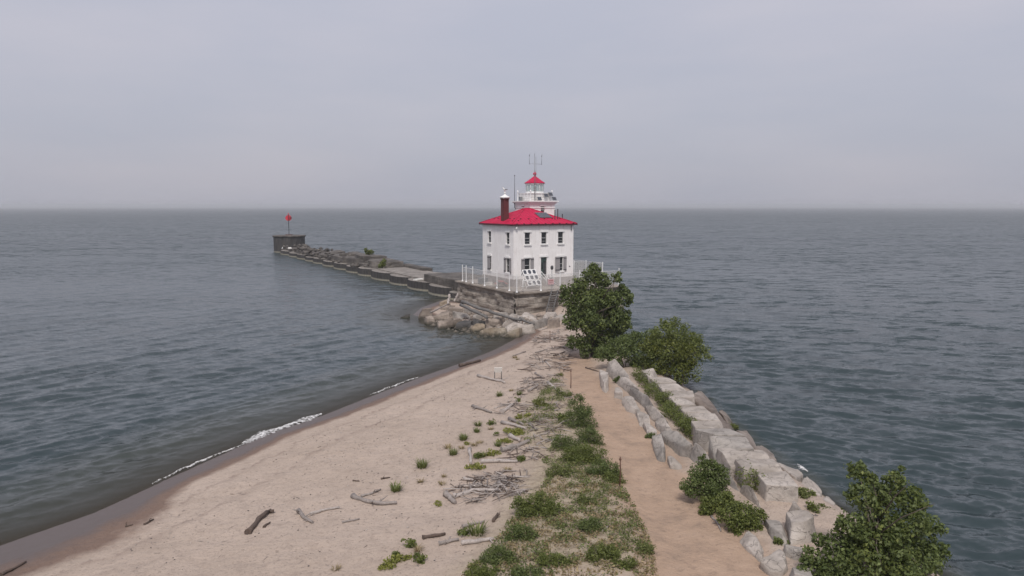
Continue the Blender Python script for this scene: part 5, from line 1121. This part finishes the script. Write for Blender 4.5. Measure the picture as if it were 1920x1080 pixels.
ground_leaves(gc_poly, 7000, 'leaf_dry', 82, .05, 'dry_ground_cover', 'dry straw coloured ground cover over the sandy ridge', .53, .10, 2.3)
up_poly = P0([(1045,700),(1075,740),(1100,760),(1110,870),(1035,890),(1000,850),(965,800),(1000,750)], 1.5)
ground_leaves(up_poly, 6500, 'leaf_grass', 83, .045, 'ridge_grass', 'thin green growth among driftwood on the upper ridge', .55, .2, 1.3)
def twigs(poly, n, seed, lmin, lmax, rad, mats, name, label, thr=.0, hgt=.05):
    q, rg = scatter(poly, n, seed, thr, .7); z = H(q[:,0], q[:,1]); V = []; Fq = []; mi = []
    for i in range(n):
        a = rg.uniform(0, 2*pi); l_ = rg.uniform(lmin, lmax)*.5; r_ = rad*rg.uniform(.5,1.3); d = np.array([cos(a), sin(a), rg.normal(0,.12)]); s = np.array([-sin(a), cos(a), 0])*r_; u_ = np.array([0,0,r_]); c = np.array([q[i,0], q[i,1], z[i]+r_*.6+rg.random()*hgt])
        k = len(V); c2 = s*rg.normal(0,1.5)
        for e_, cc_, w in ((-l_,0,1),(0,1,1),(l_,0,.5)):
            p = c + d*e_ + c2*cc_; V += [p-s*w, p+u_*w, p+s*w, p-u_*w]
        m_ = int(rg.integers(0, len(mats)))
        for j in (0, 1):
            for e_ in range(4): Fq.append((k+j*4+e_, k+j*4+(e_+1)%4, k+j*4+4+(e_+1)%4, k+j*4+4+e_)); mi.append(m_)
    o = np_mesh(name, V, Fq, [M[x] for x in mats], mi=mi); return tag(o, label, 'driftwood litter', kind='stuff')
heap = P0([(1000,615),(1065,605),(1085,650),(1070,690),(1050,700),(1010,700),(985,690),(1000,655)], 1.2)
twigs(heap, 330, 91, .4, 1.6, .030, ('drift_tan',Dd,Gg,'drift_tan',Pp), 'driftwood_litter', 'tangled small driftwood at the head of the beach', .47, .14)
ridge = P0([(985,700),(1060,695),(1075,760),(1045,860),(1010,900),(930,900),(945,850),(930,780),(960,740)], 1.3)
twigs(ridge, 400, 92, .3, 1.3, .024, ('drift_tan',Pp,Dd,Gg), 'driftwood_twigs', 'small bleached twigs along the driftwood line', .47, .1)
heap2 = P0([(840,915),(905,890),(975,895),(985,935),(930,945),(870,945)], 1.4)
twigs(heap2, 150, 93, .3, 1.3, .026, (Gg,Pp,Dd), 'heap_twigs', 'small twigs tangled in the driftwood heap', 0, .16)
beach = P0([(90,1085),(250,990),(400,905),(520,838),(620,790),(740,742),(860,694),(960,652),(1000,640),(985,720),(940,800),(900,900),(950,970),(870,1085)], 1.0)
twigs(beach, 300, 94, .05, .36, .010, (Dd,Gg,Gg), 'beach_litter', 'scattered sticks and debris over the open beach', .54, .0)
def pebbles(poly, n, seed, smin, smax, mat, name, label, thr, zs=None):
    q, rg = scatter(poly, n, seed, thr, .4); z = H(q[:,0], q[:,1]) if zs is None else rg.uniform(*zs, n); V = []; Fq = []
    base = np.array([(1,0,0),(0,1,0),(-1,0,0),(0,-1,0),(0,0,1),(0,0,-1)], float); fc = [(0,1,4),(1,2,4),(2,3,4),(3,0,4),(1,0,5),(2,1,5),(3,2,5),(0,3,5)]
    for i in range(n):
        s = rg.uniform(smin, smax)*np.array([1, rg.uniform(.6,1), rg.uniform(.35,.6)]); a = rg.uniform(0,6.28); ca, sa = cos(a), sin(a); k = len(V)
        for p in base*s: V.append((q[i,0]+p[0]*ca-p[1]*sa, q[i,1]+p[0]*sa+p[1]*ca, z[i]+p[2]+s[2]*.4))
        Fq += [(k+a_,k+b_,k+c_) for a_,b_,c_ in fc]
    o = np_mesh(name, V, Fq, M[mat]); return tag(o, label, 'pebbles', kind='stuff')
pebbles(beach, 700, 95, .012, .06, 'block', 'pale_pebbles', 'pale pebbles scattered over the beach', .46)
pebbles(beach, 420, 96, .012, .05, 'rock_dark', 'dark_pebbles', 'dark pebbles scattered over the beach', .52)

rub = np.vstack([P0([(800,598),(880,612),(960,612),(1000,600),(1050,597),(1045,585),(985,584),(930,578),(870,566),(840,572)], 1.2)])
pebbles(rub, 520, 97, .15, .62, 'rock_tan', 'rubble', 'broken rubble between the boulders under the platform', 0)
pebbles(P0([(930,596),(1010,592),(1000,584),(960,578),(935,583)], 1.6), 160, 98, .10, .38, 'block_grey', 'wall_rubble', 'fallen rubble heaped at the broken platform corner', 0)
# ------------------------------------------------------------------ small sign, stakes
sb = GT(934, 712); s_ = empty('beach_sign', tuple(sb), R(8), 'small white notice panel on two legs on the sand', 'sign')
q = MB(); q.obox((0,0,.78),(1,0,0),(0,1,.35),(0,-.35,1),.30,.02,.20); q.build('panel', M['sign_white'], s_)
for x in (-.26,.26): q = MB(); q.tube([(x,.05,-.1),(x,.05,.72)], .035, 6); q.build('leg', M['timber'], s_)
def stake(px, py, h, label, r=.03):
    p = GT(px, py); q = MB(); q.tube([(0,0,-.2),(.02,.01,h*.5),(.0,.0,h)], [r,r,r*.8], 6); q.obox((0,0,h-.12),(1,0,0),(0,1,0),(0,0,1),r*1.6,r*1.6,.03); o = q.build('stake', M['rust'], None, tuple(p)); tag(o, label, 'stake')
stake(1162, 912, 1.35, 'thin rusty stake at the path edge beside the ridge shrubs'); stake(1070, 728, 1.35, 'thin rusty stake at the path head near the logs'); stake(1031, 642, 1.2, 'thin stake standing in the debris heap'); stake(980, 622, 1.2, 'thin stake at the beach corner by the pale slabs')
pr = np.array([PF(.6,60), PF(.6,140), PF(8,140), PF(8,60)]); pebbles(pr, 260, 99, .25, .95, 'pier_stone', 'pier_rubble', 'broken rubble heaped along the top of the pier', 0, (1.1,2.7))
# two bushes on the pier
def pier_bush(u, v, z, lst, label, seed):
    c = PF(u, v); plant('pier_bush', (c[0], c[1], z), [(np.array(p), (r, r, r)) for p, r in lst], 1100, .14, 'leaf_mid', label, 'bush', 'bushes growing on the pier', seed, .05, .2, .3)
pier_bush(5.0, 72.5, 3.55, [((0,0,.6),.75),((.7,.3,.5),.6),((-.5,.2,1.0),.5)], 'small green bush on the stone layers of the pier', 61)
pier_bush(3.0, 57.6, 1.85, [((0,0,.7),.7),((.2,.2,1.3),.55),((-.4,0,.4),.5)], 'small green bush at the end of the flat pier slab', 62)
# ------------------------------------------------------------------ summer haze over the lake
hz = MB(); hz.box(-32000, 32000, -400, 32000, -3.4, 24.0)
m = bpy.data.materials.new('haze'); m.use_nodes = True; t = m.node_tree; t.nodes.clear()
o_ = t.nodes.new('ShaderNodeOutputMaterial'); pv = t.nodes.new('ShaderNodeVolumePrincipled'); t.links.new(pv.outputs[0], o_.inputs['Volume'])
pv.inputs['Color'].default_value = (.95,.97,1.0,1); pv.inputs['Density'].default_value = .0003; pv.inputs['Anisotropy'].default_value = 0.2
tag(hz.build('haze', m), kind='stuff')
